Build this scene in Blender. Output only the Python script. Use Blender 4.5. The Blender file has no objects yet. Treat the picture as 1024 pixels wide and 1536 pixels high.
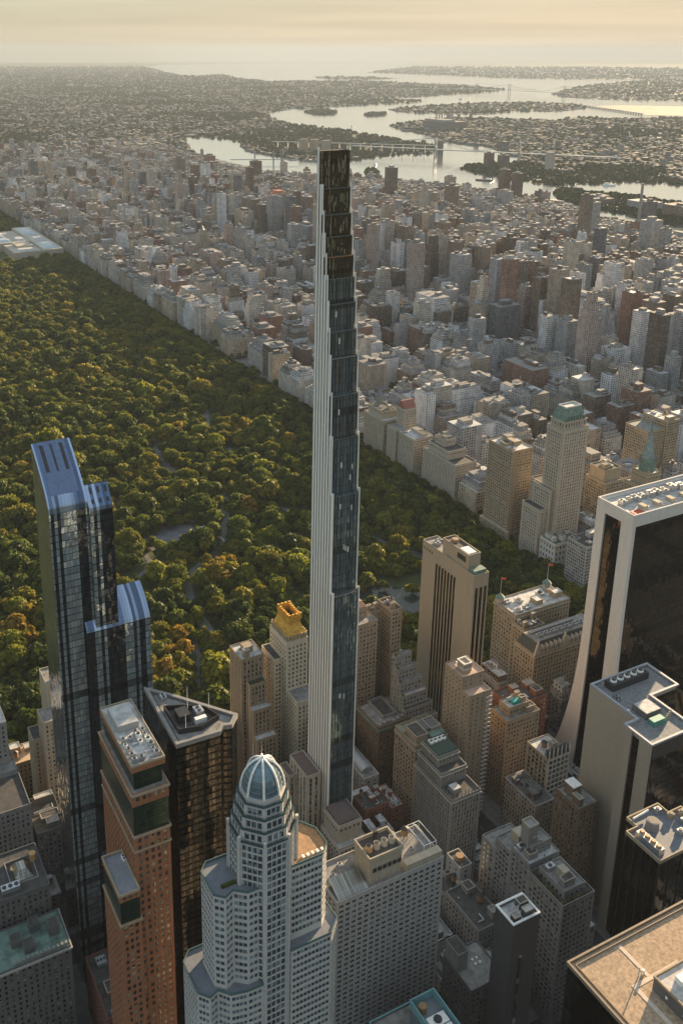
import bpy, math, random
import numpy as np
from mathutils import Vector, Matrix
R = math.radians
scene = bpy.context.scene
COL = scene.collection

# ------------------------------------------------------------------ camera, sky, sun, exposure
# grid-aligned world: +x crosstown (east), +y uptown, metres
CAM = np.array([-633.7, -341.9, 482.7])
YAW, PITCH = 0.46739, 0.30997
F_PX, CX, CY = 1456.6, 395.3, 542.4                      # for a 1024 x 1536 frame
cd = bpy.data.cameras.new('camera'); cam = bpy.data.objects.new('camera', cd); COL.objects.link(cam)
cam.location = CAM; cam.rotation_euler = (math.pi/2 - PITCH, 0, -YAW)
cd.sensor_fit = 'VERTICAL'; cd.sensor_height = 36; cd.lens = F_PX/1536*36
cd.shift_x = (512 - CX)/1536; cd.shift_y = -(768 - CY)/1536
cd.clip_start = 1; cd.clip_end = 200000
scene.camera = cam
SUN_AZ, SUN_EL = R(63), R(11.5)                            # azimuth from +y towards +x
world = bpy.data.worlds.new('World'); scene.world = world; world.use_nodes = True
wn = world.node_tree.nodes; wl = world.node_tree.links
sky = wn.new('ShaderNodeTexSky'); sky.sky_type = 'NISHITA'; sky.sun_disc = False
sky.sun_elevation = SUN_EL; sky.sun_rotation = SUN_AZ
sky.altitude = 300; sky.air_density = 1.2; sky.dust_density = 3.0; sky.ozone_density = 1.0
bg = next(n for n in wn if n.type == 'BACKGROUND')
# a thin veil of high cloud evens the sky out: the brightest part near the sun is compressed
SKY_GAIN, SKY_POW = 0.735, -0.96
dt = wn.new('ShaderNodeVectorMath'); dt.operation = 'DOT_PRODUCT'; wl.new(sky.outputs[0], dt.inputs[0]); dt.inputs[1].default_value = (.25, .6, .15)
pw = wn.new('ShaderNodeMath'); pw.operation = 'POWER'; wl.new(dt.outputs['Value'], pw.inputs[0]); pw.inputs[1].default_value = SKY_POW
gn = wn.new('ShaderNodeMath'); gn.operation = 'MULTIPLY'; wl.new(pw.outputs[0], gn.inputs[0]); gn.inputs[1].default_value = SKY_GAIN
dq = wn.new('ShaderNodeVectorMath'); dq.operation = 'SCALE'; wl.new(sky.outputs[0], dq.inputs[0]); wl.new(gn.outputs[0], dq.inputs['Scale'])
tcw = wn.new('ShaderNodeTexCoord'); mpw = wn.new('ShaderNodeMapping'); mpw.inputs['Scale'].default_value = (1.4, 1.4, 42); wl.new(tcw.outputs['Generated'], mpw.inputs[0])
nzw = wn.new('ShaderNodeTexNoise'); nzw.inputs['Scale'].default_value = 2.6; nzw.inputs['Detail'].default_value = 5; wl.new(mpw.outputs[0], nzw.inputs['Vector'])
mrw = wn.new('ShaderNodeMapRange'); wl.new(nzw.outputs[0], mrw.inputs[0])
for i_, v_ in enumerate((.3, .7, .9, 1.07)): mrw.inputs[i_+1].default_value = v_
scw = wn.new('ShaderNodeVectorMath'); scw.operation = 'SCALE'; wl.new(dq.outputs[0], scw.inputs[0]); wl.new(mrw.outputs[0], scw.inputs['Scale'])
tnw = wn.new('ShaderNodeVectorMath'); tnw.operation = 'MULTIPLY'; wl.new(scw.outputs[0], tnw.inputs[0]); tnw.inputs[1].default_value = (.885, 1.0, .975)
hsw = wn.new('ShaderNodeHueSaturation'); hsw.inputs['Saturation'].default_value = .56; wl.new(tnw.outputs[0], hsw.inputs['Color'])
wl.new(hsw.outputs[0], bg.inputs[0]); bg.inputs[1].default_value = 0.15
sd = bpy.data.lights.new('sun', 'SUN'); sun = bpy.data.objects.new('sun', sd); COL.objects.link(sun)
sd.energy = 3.6; sd.angle = R(0.6); sd.color = (1.0, 0.74, 0.45)
sdir = Vector((math.sin(SUN_AZ)*math.cos(SUN_EL), math.cos(SUN_AZ)*math.cos(SUN_EL), math.sin(SUN_EL)))
sun.rotation_euler = sdir.to_track_quat('Z', 'Y').to_euler(); sun.location = (0, 0, 900)
scene.view_settings.view_transform = 'Standard'; scene.view_settings.look = 'None'
scene.view_settings.exposure = 2.33; scene.view_settings.gamma = 1
scene.cycles.use_denoising = True
scene.cycles.max_bounces = 6; scene.cycles.diffuse_bounces = 3; scene.cycles.glossy_bounces = 3
scene.cycles.transmission_bounces = 3; scene.cycles.volume_bounces = 1; scene.cycles.transparent_max_bounces = 6
scene.cycles.caustics_reflective = False; scene.cycles.caustics_refractive = False

# ------------------------------------------------------------------ mesh helpers
OFF = {}
class MB:
    """collects boxes, prisms, tubes; build() links them as ONE mesh object"""
    def __init__(s): s.v = []; s.f = []
    def add(s, vs, fs):
        n = len(s.v); s.v += [tuple(p) for p in vs]; s.f += [tuple(n+i for i in f) for f in fs]; return s
    def box(s, x0, y0, z0, x1, y1, z1):
        return s.add([(x0,y0,z0),(x1,y0,z0),(x1,y1,z0),(x0,y1,z0),(x0,y0,z1),(x1,y0,z1),(x1,y1,z1),(x0,y1,z1)],
                     [(0,3,2,1),(4,5,6,7),(0,1,5,4),(1,2,6,5),(2,3,7,6),(3,0,4,7)])
    def prism(s, poly, z0, z1, poly2=None):
        n = len(poly); p2 = poly2 or poly
        return s.add([(x,y,z0) for x,y in poly] + [(x,y,z1) for x,y in p2],
                     [tuple(range(n))[::-1], tuple(range(n,2*n))] + [(i,(i+1)%n,n+(i+1)%n,n+i) for i in range(n)])
    def cyl(s, cx, cy, z0, z1, r, r2=None, n=12):
        r2 = r if r2 is None else r2
        ring = lambda q: [(cx+q*math.cos(2*math.pi*i/n), cy+q*math.sin(2*math.pi*i/n)) for i in range(n)]
        return s.prism(ring(r), z0, z1, ring(r2))
    def bar(s, p, q, r, n=5, r2=None):
        p = Vector(p); q = Vector(q); d = (q-p).normalized(); r2 = r if r2 is None else r2
        a = d.orthogonal().normalized(); b = d.cross(a)
        vs = [p + (a*math.cos(2*math.pi*i/n) + b*math.sin(2*math.pi*i/n))*r for i in range(n)] + \
             [q + (a*math.cos(2*math.pi*i/n) + b*math.sin(2*math.pi*i/n))*r2 for i in range(n)]
        return s.add(vs, [tuple(range(n))[::-1], tuple(range(n,2*n))] + [(i,(i+1)%n,n+(i+1)%n,n+i) for i in range(n)])
    def ring(s, x0, y0, x1, y1, z0, z1, t):
        s.box(x0,y0,z0,x1,y0+t,z1); s.box(x0,y1-t,z0,x1,y1,z1); s.box(x0,y0+t,z0,x0+t,y1-t,z1); return s.box(x1-t,y0+t,z0,x1,y1-t,z1)
    def build(s, name, m, parent=None, smooth=False):
        off = OFF.get(parent.name, (0,0,0)) if parent else (0,0,0)
        me = bpy.data.meshes.new(name)
        me.from_pydata([(x-off[0], y-off[1], z-off[2]) for x,y,z in s.v], [], s.f); me.update()
        if smooth: me.polygons.foreach_set('use_smooth', [True]*len(me.polygons))
        o = bpy.data.objects.new(name, me); me.materials.append(m); COL.objects.link(o)
        if parent: o.parent = parent; OFF[o.name] = off
        return o
def tag(o, label=None, cat=None, group=None, kind=None):
    for k, v in (('label',label),('category',cat),('group',group),('kind',kind)):
        if v: o[k] = v
    return o
def thing(name, loc, label, cat, group=None):
    o = bpy.data.objects.new(name, None); COL.objects.link(o); o.location = loc; o.empty_display_size = 2
    OFF[o.name] = tuple(loc); return tag(o, label, cat, group)
def copy_tree(o, parent=None):
    c = o.copy(); COL.objects.link(c); c.parent = parent
    for ch in list(o.children): copy_tree(ch, c)
    return c

# ------------------------------------------------------------------ materials
def new_mat(name):
    m = bpy.data.materials.new(name); m.use_nodes = True; nt = m.node_tree
    return m, nt, nt.nodes['Principled BSDF']
class NT:
    """tiny node-graph writer"""
    def __init__(s, nt): s.nt = nt
    def n(s, t, **kw):
        o = s.nt.nodes.new(t)
        for k, v in kw.items(): setattr(o, k, v)
        return o
    def put(s, sock, v):
        if hasattr(v, 'bl_idname') or isinstance(v, bpy.types.NodeSocket): s.nt.links.new(v, sock)
        else: sock.default_value = v
    def m(s, op, a, b=0.0, c=0.0):
        o = s.n('ShaderNodeMath', operation=op)
        s.put(o.inputs[0], a); s.put(o.inputs[1], b); s.put(o.inputs[2], c); return o.outputs[0]
    def mix(s, f, a, b):
        o = s.n('ShaderNodeMix', data_type='RGBA'); s.put(o.inputs[0], f)
        s.put(o.inputs[6], a if not isinstance(a, tuple) else (*a,1)[:4]); s.put(o.inputs[7], b if not isinstance(b, tuple) else (*b,1)[:4]); return o.outputs[2]
    def mulc(s, a, f):
        o = s.n('ShaderNodeMix', data_type='RGBA', blend_type='MULTIPLY'); o.inputs[0].default_value = 1
        s.put(o.inputs[6], a if not isinstance(a, tuple) else (*a,1)[:4]); s.put(o.inputs[7], f); return o.outputs[2]
    def noise(s, vec, scale, detail=3, rough=.55):
        o = s.n('ShaderNodeTexNoise'); o.inputs['Scale'].default_value = scale; o.inputs['Detail'].default_value = detail
        o.inputs['Roughness'].default_value = rough
        if vec is not None: s.nt.links.new(vec, o.inputs['Vector'])
        return o.outputs[0]
    def ramp(s, f, pts):
        o = s.n('ShaderNodeValToRGB'); e = o.color_ramp.elements
        while len(e) < len(pts): e.new(0.5)
        for i, (p, c) in enumerate(pts): e[i].position = p; e[i].color = (*c,1) if len(c) == 3 else c
        s.put(o.inputs[0], f); return o.outputs[0]
    def rng(s, f, a, b, c, d):
        o = s.n('ShaderNodeMapRange'); s.put(o.inputs[0], f)
        for i, v in enumerate((a,b,c,d)): o.inputs[i+1].default_value = v
        return o.outputs[0]
    def comb(s, x, y, z):
        o = s.n('ShaderNodeCombineXYZ'); s.put(o.inputs[0],x); s.put(o.inputs[1],y); s.put(o.inputs[2],z); return o.outputs[0]
    def white(s, vec):
        o = s.n('ShaderNodeTexWhiteNoise', noise_dimensions='3D'); s.nt.links.new(vec, o.inputs[0]); return o
    def pos(s):
        g = s.n('ShaderNodeNewGeometry'); p = s.n('ShaderNodeSeparateXYZ'); q = s.n('ShaderNodeSeparateXYZ')
        s.nt.links.new(g.outputs['Position'], p.inputs[0]); s.nt.links.new(g.outputs['Normal'], q.inputs[0])
        return g, p.outputs, q.outputs
def wallcoord(w):
    """horizontal coordinate along an axis-aligned wall, height, and 1 where the face is a wall"""
    g, p, n = w.pos()
    isx = w.m('GREATER_THAN', w.m('ABSOLUTE', n[0]), .7)
    u = w.m('ADD', w.m('MULTIPLY', isx, p[1]), w.m('MULTIPLY', w.m('SUBTRACT', 1, isx), p[0]))
    wall = w.m('LESS_THAN', w.m('ABSOLUTE', n[2]), .5)
    return g, u, p, n, wall
def stone(name, col, var=.25, rough=.85, joint=None):
    m, nt, b = new_mat(name); w = NT(nt); g, u, p, n, wall = wallcoord(w)
    st = w.noise(w.comb(w.m('MULTIPLY',u,.55), w.m('MULTIPLY',p[2],.06), w.m('MULTIPLY',u,.2)), 1.0, 4)
    bl = w.noise(g.outputs['Position'], .35, 4)
    f = w.m('ADD', w.m('MULTIPLY', st, .6), w.m('MULTIPLY', bl, .4))
    f = w.rng(f, .25, .75, 1-var, 1+var*.6)
    c = w.mulc(tuple(col), f)
    if joint:
        j = w.m('LESS_THAN', w.m('FRACT', w.m('DIVIDE', p[2], joint)), .06)
        c = w.mix(w.m('MULTIPLY', j, .35), c, tuple(x*.5 for x in col))
    nt.links.new(c, b.inputs['Base Color']); b.inputs['Roughness'].default_value = rough
    return m
def plain(name, col, rough=.6, metal=0, var=.15, scale=.6):
    m, nt, b = new_mat(name); w = NT(nt); g, p, n = w.pos()
    f = w.rng(w.noise(g.outputs['Position'], scale, 4), .3, .7, 1-var, 1+var)
    nt.links.new(w.mulc(tuple(col), f), b.inputs['Base Color']); b.inputs['Roughness'].default_value = rough; b.inputs['Metallic'].default_value = metal
    return m
def window_glass(name='window_glass', dark=(.018,.02,.024), blind_or_sky=(.36,.34,.3), share=.42, metal=0.0):
    m, nt, b = new_mat(name); w = NT(nt); g, p, n = w.pos()
    cell = w.comb(w.m('FLOOR', w.m('DIVIDE', p[0], 1.6)), w.m('FLOOR', w.m('DIVIDE', p[1], 1.6)), w.m('FLOOR', w.m('DIVIDE', p[2], 3.0)))
    r = w.white(cell).outputs[0]
    r2 = w.white(w.comb(w.m('FLOOR', w.m('DIVIDE', p[2], 3.0)), w.m('FLOOR', w.m('DIVIDE', p[0], 1.6)), 3.0)).outputs[0]
    f = w.m('MULTIPLY', w.m('GREATER_THAN', r, 1-share), w.m('MULTIPLY', r2, .9))
    nt.links.new(w.mix(f, dark, blind_or_sky), b.inputs['Base Color'])
    b.inputs['Roughness'].default_value = .06; b.inputs['IOR'].default_value = 1.75; b.inputs['Metallic'].default_value = metal
    return m
def curtain(name, pw, ph, refl=(.16,.19,.22), alt=None, mull=(.03,.03,.03), mw=.07, mh=.06, tilt=.03, altp=.5, bandp=0.0, rough=.05, metal=.9):
    """coated glass wall: panes in a mullion grid, each pane very slightly out of true"""
    m, nt, b = new_mat(name); w = NT(nt); g, u, p, n, wall = wallcoord(w)
    cu = w.m('DIVIDE', u, pw); cz = w.m('DIVIDE', p[2], ph)
    iu = w.m('FLOOR', cu); iz = w.m('FLOOR', cz)
    wn_ = w.white(w.comb(iu, iz, w.m('MULTIPLY', n[0], 5.0)))
    colr = w.white(w.comb(iu, 7.0, 3.0)).outputs[0]
    line = w.m('MAXIMUM', w.m('LESS_THAN', w.m('FRACT', cu), mw), w.m('LESS_THAN', w.m('FRACT', cz), mh))
    base = w.mulc(tuple(refl), w.rng(wn_.outputs[0], 0, 1, .6, 1.35))
    if alt: base = w.mix(w.m('MULTIPLY', w.m('GREATER_THAN', colr, 1-altp), w.rng(wn_.outputs[0], 0, 1, .55, 1.0)), base, tuple(alt))
    if bandp:
        rowr = w.white(w.comb(iz, 2.0, 9.0)).outputs[0]
        base = w.mix(w.m('MULTIPLY', w.m('GREATER_THAN', rowr, 1-bandp), .7), base, tuple(x*.25 for x in refl))
    c = w.mix(line, base, tuple(mull))
    nt.links.new(c, b.inputs['Base Color'])
    b.inputs['Metallic'].default_value = metal; b.inputs['Roughness'].default_value = rough
    sub = w.n('ShaderNodeVectorMath', operation='SUBTRACT'); nt.links.new(wn_.outputs[1], sub.inputs[0]); sub.inputs[1].default_value = (.5,.5,.5)
    wob = w.n('ShaderNodeTexNoise'); wob.inputs['Scale'].default_value = .45; nt.links.new(g.outputs['Position'], wob.inputs['Vector'])
    sub2 = w.n('ShaderNodeVectorMath', operation='SUBTRACT'); nt.links.new(wob.outputs[1], sub2.inputs[0]); sub2.inputs[1].default_value = (.5,.5,.5)
    ad0 = w.n('ShaderNodeVectorMath', operation='ADD'); nt.links.new(sub.outputs[0], ad0.inputs[0]); nt.links.new(sub2.outputs[0], ad0.inputs[1])
    sc = w.n('ShaderNodeVectorMath', operation='SCALE'); nt.links.new(ad0.outputs[0], sc.inputs[0]); sc.inputs['Scale'].default_value = tilt
    ad = w.n('ShaderNodeVectorMath', operation='ADD'); nt.links.new(g.outputs['Normal'], ad.inputs[0]); nt.links.new(sc.outputs[0], ad.inputs[1])
    nm = w.n('ShaderNodeVectorMath', operation='NORMALIZE'); nt.links.new(ad.outputs[0], nm.inputs[0])
    nt.links.new(nm.outputs[0], b.inputs['Normal'])
    return m
def masonry():
    """shared wall+roof material of the town houses and apartment blocks; tint rgb + style come from the mesh"""
    m, nt, b = new_mat('masonry'); w = NT(nt); g, u, p, n, wall = wallcoord(w)
    at = w.n('ShaderNodeAttribute', attribute_name='tint'); col, a = at.outputs[0], at.outputs['Alpha']
    su = w.m('ADD', 2.3, w.m('MULTIPLY', a, 1.7)); cu = w.m('ADD', w.m('DIVIDE', u, su), w.m('MULTIPLY', a, 37.0))
    cz = w.m('DIVIDE', p[2], 3.3)
    fu, fz = w.m('FRACT', cu), w.m('FRACT', cz)
    lo = w.m('ADD', .2, w.m('MULTIPLY', w.m('FRACT', w.m('MULTIPLY', a, 13.0)), .12))
    win = w.m('MULTIPLY', w.m('MULTIPLY', w.m('GREATER_THAN', fu, lo), w.m('LESS_THAN', fu, w.m('SUBTRACT', 1, lo))),
              w.m('MULTIPLY', w.m('GREATER_THAN', fz, .24), w.m('LESS_THAN', fz, .74)))
    # some bays of a wall are blank party wall
    bay = w.white(w.comb(w.m('FLOOR', w.m('DIVIDE', u, 13.0)), n[0], w.m('MULTIPLY', a, 9.0))).outputs[0]
    win = w.m('MULTIPLY', w.m('MULTIPLY', win, wall), w.m('GREATER_THAN', bay, .17))
    r = w.white(w.comb(w.m('FLOOR', cu), w.m('FLOOR', cz), w.m('ADD', n[0], a))).outputs[0]
    gl = w.mix(w.m('MULTIPLY', w.m('GREATER_THAN', r, .62), w.m('MULTIPLY', r, .8)), (.02,.022,.026), (.3,.28,.25))
    dirt = w.rng(w.noise(g.outputs['Position'], .12, 4), .3, .7, .72, 1.2)
    wallc = w.mulc(col, dirt)
    band = w.m('MULTIPLY', w.m('LESS_THAN', fz, .05), .25)
    wallc = w.mix(band, wallc, (.1,.09,.08))
    wallc = w.mix(win, wallc, gl)
    rn = w.noise(g.outputs['Position'], .1, 3)
    rt = w.m('FRACT', w.m('ADD', w.m('MULTIPLY', a, 29.0), w.m('MULTIPLY', rn, .5)))
    roofc = w.ramp(rt, [(0,(.08,.08,.08)),(.3,(.16,.155,.15)),(.55,(.25,.245,.24)),(.8,(.13,.115,.105)),(1,(.5,.5,.51))])
    roofc = w.mulc(roofc, w.rng(w.noise(g.outputs['Position'], .35, 4), .3, .7, .6, 1.3))
    nt.links.new(w.mix(wall, roofc, wallc), b.inputs['Base Color'])
    nt.links.new(w.rng(win, 0, 1, .85, .12), b.inputs['Roughness'])
    return m
def foliage(name, ramp, trans=.5):
    m, nt, b = new_mat(name); w = NT(nt)
    oi = w.n('ShaderNodeObjectInfo'); g, p, n = w.pos()
    patch = w.noise(oi.outputs['Location'], .011, 3)
    r = w.m('ADD', w.m('MULTIPLY', oi.outputs['Random'], .55), w.m('MULTIPLY', w.rng(patch, .3, .7, 0, 1), .45))
    c = w.ramp(r, ramp)
    c = w.mulc(c, w.rng(w.noise(g.outputs['Position'], .28, 3), .3, .7, .5, 1.6))
    tr = w.n('ShaderNodeBsdfTranslucent'); nt.links.new(c, tr.inputs[0])
    nt.links.new(c, b.inputs['Base Color']); b.inputs['Roughness'].default_value = .6; b.inputs['Specular IOR Level'].default_value = .25
    mx = w.n('ShaderNodeMixShader'); mx.inputs[0].default_value = trans
    nt.links.new(b.outputs[0], mx.inputs[1]); nt.links.new(tr.outputs[0], mx.inputs[2])
    nt.links.new(mx.outputs[0], nt.nodes['Material Output'].inputs[0])
    return m
GREENS = [(0, (0.027, 0.0432, 0.0095)), (0.3, (0.0607, 0.081, 0.0135)), (0.55, (0.1148, 0.1269, 0.0162)), (0.8, (0.189, 0.1647, 0.0189)), (0.95, (0.2295, 0.162, 0.0216)), (1, (0.2565, 0.1418, 0.0203))]
FOL = foliage('foliage', GREENS)
FARFOL = foliage('far_foliage', [(0,(.025,.04,.012)),(1,(.06,.07,.02))], .15)
BARK = plain('bark', (.07,.05,.035), .9)
MASON = masonry()
GLASS = window_glass()
ROOF = plain('roof_membrane', (.2,.19,.175), .85, var=.4, scale=.25)
ROOFL = plain('pale_roof', (.42,.41,.39), .75, var=.35, scale=.3)
ROOFD = plain('dark_roof', (.06,.055,.05), .9, var=.4, scale=.3)
METAL = plain('galvanised_metal', (.45,.46,.47), .4, .7)
WHITEP = plain('white_paint', (.75,.74,.7), .5)
COPPER = plain('green_copper', (.12,.185,.15), .7, var=.35, scale=.3)
WOOD = plain('tank_wood', (.28,.17,.08), .85)
DARKM = plain('dark_metal', (.04,.04,.042), .45, .4)

def tinted():
    m, nt, b = new_mat('far_walls'); w = NT(nt); at = w.n('ShaderNodeAttribute', attribute_name='tint'); g, p, n = w.pos()
    nt.links.new(w.mulc(at.outputs[0], w.rng(w.noise(g.outputs['Position'], .02, 3), .3, .7, .6, 1.2)), b.inputs['Base Color']); b.inputs['Roughness'].default_value = .9
    return m
FARW = tinted()
# ------------------------------------------------------------------ ground, water, land beyond
def flat(name, poly, z, m):
    mb = MB(); mb.add([(x,y,z) for x,y in poly], [tuple(range(len(poly)))])
    o = mb.build(name, m); me = o.data
    if me.polygons[0].normal.z < 0: me.flip_normals()
    return tag(o, kind='structure')
def ground_mat():
    m, nt, b = new_mat('open_land'); w = NT(nt); g, p, n = w.pos()
    P = g.outputs['Position']
    a = w.noise(P, .0016, 6, .65); c = w.noise(P, .012, 4, .7); d = w.noise(P, .0005, 3)
    v = w.m('ADD', w.m('MULTIPLY', a, .5), w.m('MULTIPLY', c, .5))
    c1 = w.ramp(v, [(.36,(.022,.032,.016)),(.47,(.04,.048,.028)),(.56,(.085,.08,.062)),(.7,(.14,.13,.11))])
    c2 = w.mix(w.rng(d, .4, .6, 0, .8), c1, (.035,.045,.02))
    nt.links.new(c2, b.inputs['Base Color']); b.inputs['Roughness'].default_value = .9
    return m
LAND = ground_mat()
ASPH = plain('asphalt', (.035,.034,.034), .85, var=.3, scale=.2)
PAVE = plain('concrete_pavement', (.13,.125,.12), .85, var=.25, scale=.2)
def disc(r, n=128): return [(-500+r*math.cos(2*math.pi*i/n), -300+r*math.sin(2*math.pi*i/n)) for i in range(n)]
flat('ground', disc(43000), -1.2, LAND)
flat('city_road', [(-1300,-900),(1500,-900),(1500,1300),(1600,2700),(1150,3300),(1230,4300),(1400,5200),(-1300,5200)], 0.0, ASPH)
def water_mat():
    m, nt, b = new_mat('river_water'); w = NT(nt); g, p, n = w.pos()
    b.inputs['Base Color'].default_value = (.93,.95,.95,1); b.inputs['Roughness'].default_value = .12; b.inputs['Metallic'].default_value = .95
    bp = w.n('ShaderNodeBump'); bp.inputs['Strength'].default_value = .12; bp.inputs['Distance'].default_value = 4
    nt.links.new(w.m('ADD', w.noise(g.outputs['Position'], .012, 5, .7), w.noise(g.outputs['Position'], .0015, 3)), bp.inputs['Height'])
    nt.links.new(bp.outputs[0], b.inputs['Normal'])
    return m
WATER = water_mat()
RIVER = [(1542,5011),(1685,4990),(1715,4775),(1720,4585),(1597,4344),(1548,4056),(1548,3947),(1562,3668),(1603,3553),(1797,3550),(1944,3608),(2128,3654),(2263,3622),(2434,3722),(2546,3907),(2628,4127),(2584,4242),(2622,4568),(2639,4831),(2701,5155),(2654,5436),(2653,5714),(2718,6056),(2978,6794),(3298,7139),(3602,7318),(4078,7433),(4501,7602),(4814,7577),(5336,7884),(5342,8349),(5271,8719),(5763,8645),(6711,9118),(7434,9398),(8127,10012),(8649,11470),(8480,12221),(8585,13272),(8495,14136),(7692,14541),(6921,14512),(7353,16587),(8218,19078),(7097,18380),(8062,22156),(10446,29939),(12741,33908),(17983,35105),(33933,27055),(5153,4175),(5628,5000),(5132,5080),(4896,5370),(4500,5156),(4299,5501),(4082,5780),(3474,5520),(3140,5258),(2991,4827),(2930,4519),(2804,4274),(2734,4028),(2778,3917),(2740,3726),(2656,3497),(2517,3219),(2351,3114),(2254,3133),(2157,3152),(2030,3072),(1987,2905),(1969,2764),(1961,2626),(1971,2532),(2016,2466),(2165,2412),(2328,2418),(2407,2312),(2447,2024),(1494,1267),(1553,1527),(1570,1686),(1607,1882),(1689,2086),(1694,2220),(1661,2383),(1660,2540),(1607,2672),(1539,2794),(1433,2915),(1312,3071),(1234,3209),(1241,3470),(1245,3828),(1280,4228)]
ISLES = {
 'narrow_island_ground': [(1849,2288),(1946,2356),(1977,2320),(1961,2231),(2012,2168),(2044,2079),(2035,1928),(2012,1678),(1717,1444),(1691,1650),(1717,1827),(1724,1973),(1739,2078),(1764,2167)],
 'prison_island_ground': [(4231,6887),(4543,7077),(4939,7250),(5456,7390),(5882,7316),(6126,7193),(6294,6830),(5995,6344),(5577,6097),(5300,6023),(5042,6153),(4524,6013),(4171,6289),(4095,6527)],
 'wooded_island_ground': [(3392,6882),(3572,7054),(3698,7045),(3633,6761),(3424,6473),(3286,6496)],
 'islet_ground': [(3669,6397),(3849,6550),(3907,6471),(3801,6283),(3618,6146),(3571,6215)],
 'peninsula_ground': [(7664,8638),(8689,9475),(9470,10148),(10532,10846),(11948,11575),(13451,12297),(15962,12769),(7852,6322),(7736,6824),(7351,7019),(7258,7222),(7184,7585),(7264,8067)],
 'airfield_ground': [(6058,6434),(6499,6463),(6833,6043),(7057,5690),(5972,4827),(5757,5112),(5558,5303),(5815,5660),(5929,6143)],
 'far_shore_ground': [(11995,19353),(13848,21522),(15967,23764),(18925,27221),(21116,29295),(23306,30200),(26064,29668),(33578,26772),(16389,13108),(13497,12742),(12361,12847),(11945,13767),(11744,14631),(11872,15970),(12042,17148),(12072,18176)],
 'outer_island_ground': [(8852,16357),(9583,16543),(10001,16051),(9795,14852),(9019,14534),(8502,15026)],
 'rock_island_ground': [(1604,3150),(1652,3193),(1661,3162),(1631,3084),(1574,3037),(1562,3068)]}
SAND = plain('airfield_sand', (.3,.25,.17), .9, var=.2, scale=.01)
flat('river_water', RIVER, 0.3, WATER)
for k, poly in ISLES.items(): flat(k, poly, 1.2 if 'islet' not in k else 1.6, SAND if k == 'airfield_ground' else LAND)
def inside(poly, x, y):
    """vectorised point in polygon"""
    x = np.asarray(x); y = np.asarray(y); c = np.zeros(x.shape, bool); n = len(poly)
    for i in range(n):
        x0,y0 = poly[i]; x1,y1 = poly[(i+1)%n]
        if y0 == y1: continue
        k = ((y0 > y) != (y1 > y)) & (x < (x1-x0)*(y-y0)/(y1-y0)+x0); c ^= k
    return c
def is_land(x, y):
    w = inside(RIVER, x, y); l = ~w
    for k, p in ISLES.items():
        if k != 'airfield_ground': l |= inside(p, x, y)
    return l & ~inside(ISLES['airfield_ground'], x, y)
def project(x, y, z):
    x, y, z = np.broadcast_arrays(np.asarray(x,float), y, z); d = np.stack([x-CAM[0], y-CAM[1], z-CAM[2]], -1)
    Fv = np.array([math.sin(YAW)*math.cos(PITCH), math.cos(YAW)*math.cos(PITCH), -math.sin(PITCH)])
    Rt = np.array([math.cos(YAW), -math.sin(YAW), 0]); Up = np.cross(Rt, Fv); w = d@Fv
    w = np.where(w < 1, 1, w)
    return CX+F_PX*(d@Rt)/w, CY-F_PX*(d@Up)/w, w
def in_view(x, y, z, pad=40):
    u, v, w = project(x, y, z); return (u > -pad) & (u < 1024+pad) & (v < 1536+pad) & (w > 5)

# ------------------------------------------------------------------ park
PARK = (-753, 176, -22, 4240)
def park_mat():
    m, nt, b = new_mat('park_grass'); w = NT(nt); g, p, n = w.pos(); P = g.outputs['Position']
    c = w.ramp(w.noise(P, .03, 4), [(.35,(.03,.045,.012)),(.6,(.05,.065,.016)),(.75,(.07,.065,.025))])
    nt.links.new(c, b.inputs['Base Color']); b.inputs['Roughness'].default_value = .95
    return m
PGRASS = park_mat()
flat('park_lawn', [(PARK[0],PARK[1]),(PARK[2],PARK[1]),(PARK[2],PARK[3]),(PARK[0],PARK[3])], 0.12, PGRASS)
PATHM = plain('path_asphalt', (.12,.115,.11), .85, var=.2, scale=.2)
def ribbon(name, pts, wd, z, m):
    P = [Vector((x,y,0)) for x,y in pts]; Q = []
    for i in range(len(P)-1):                                  # Catmull-Rom
        a,b_,c,d = P[max(i-1,0)],P[i],P[i+1],P[min(i+2,len(P)-1)]
        for t in np.linspace(0,1,7)[:-1]:
            Q.append(.5*((2*b_)+(c-a)*t+(2*a-5*b_+4*c-d)*t*t+(3*b_-a-3*c+d)*t**3))
    Q.append(P[-1]); mb = MB(); vs = []
    for i, q in enumerate(Q):
        t = (Q[min(i+1,len(Q)-1)]-Q[max(i-1,0)]).normalized(); s = Vector((-t.y,t.x,0))*wd/2
        vs += [(q.x+s.x,q.y+s.y,z),(q.x-s.x,q.y-s.y,z)]
    mb.add(vs, [(2*i,2*i+1,2*i+3,2*i+2) for i in range(len(Q)-1)])
    o = mb.build(name, m)
    if o.data.polygons[0].normal.z < 0: o.data.flip_normals()
    return tag(o, kind='structure'), [(q.x,q.y) for q in Q]
CLEAR = []                                                      # (points, radius) kept free of trees
def road(name, pts, wd, z=0.2, clear=None):
    o, q = ribbon(name, pts, wd, z, PATHM); CLEAR.append((np.array(q), clear or wd*.5+1.2)); return o
road('park_drive', [(-300,176),(-330,250),(-345,330),(-330,420),(-270,470),(-245,520),(-222,585),(-242,646),(-250,690),(-241,736),(-213,785),(-187,841),(-175,950),(-160,1039),(-131,1102),(-120,1250),(-140,1500),(-180,1800)], 10, clear=7)
road('park_drive_road', [(-350,560),(-290,578),(-230,560),(-190,530),(-150,480),(-120,400),(-90,330),(-60,200)], 9, clear=6.5)
road('park_path', [(-345,460),(-362,330),(-367,305),(-362,280),(-340,230)], 4, .24, clear=4.5)
road('park_path_loop', [(-367,305),(-378,285),(-385,255),(-365,240)], 4, .26, clear=6)
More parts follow.
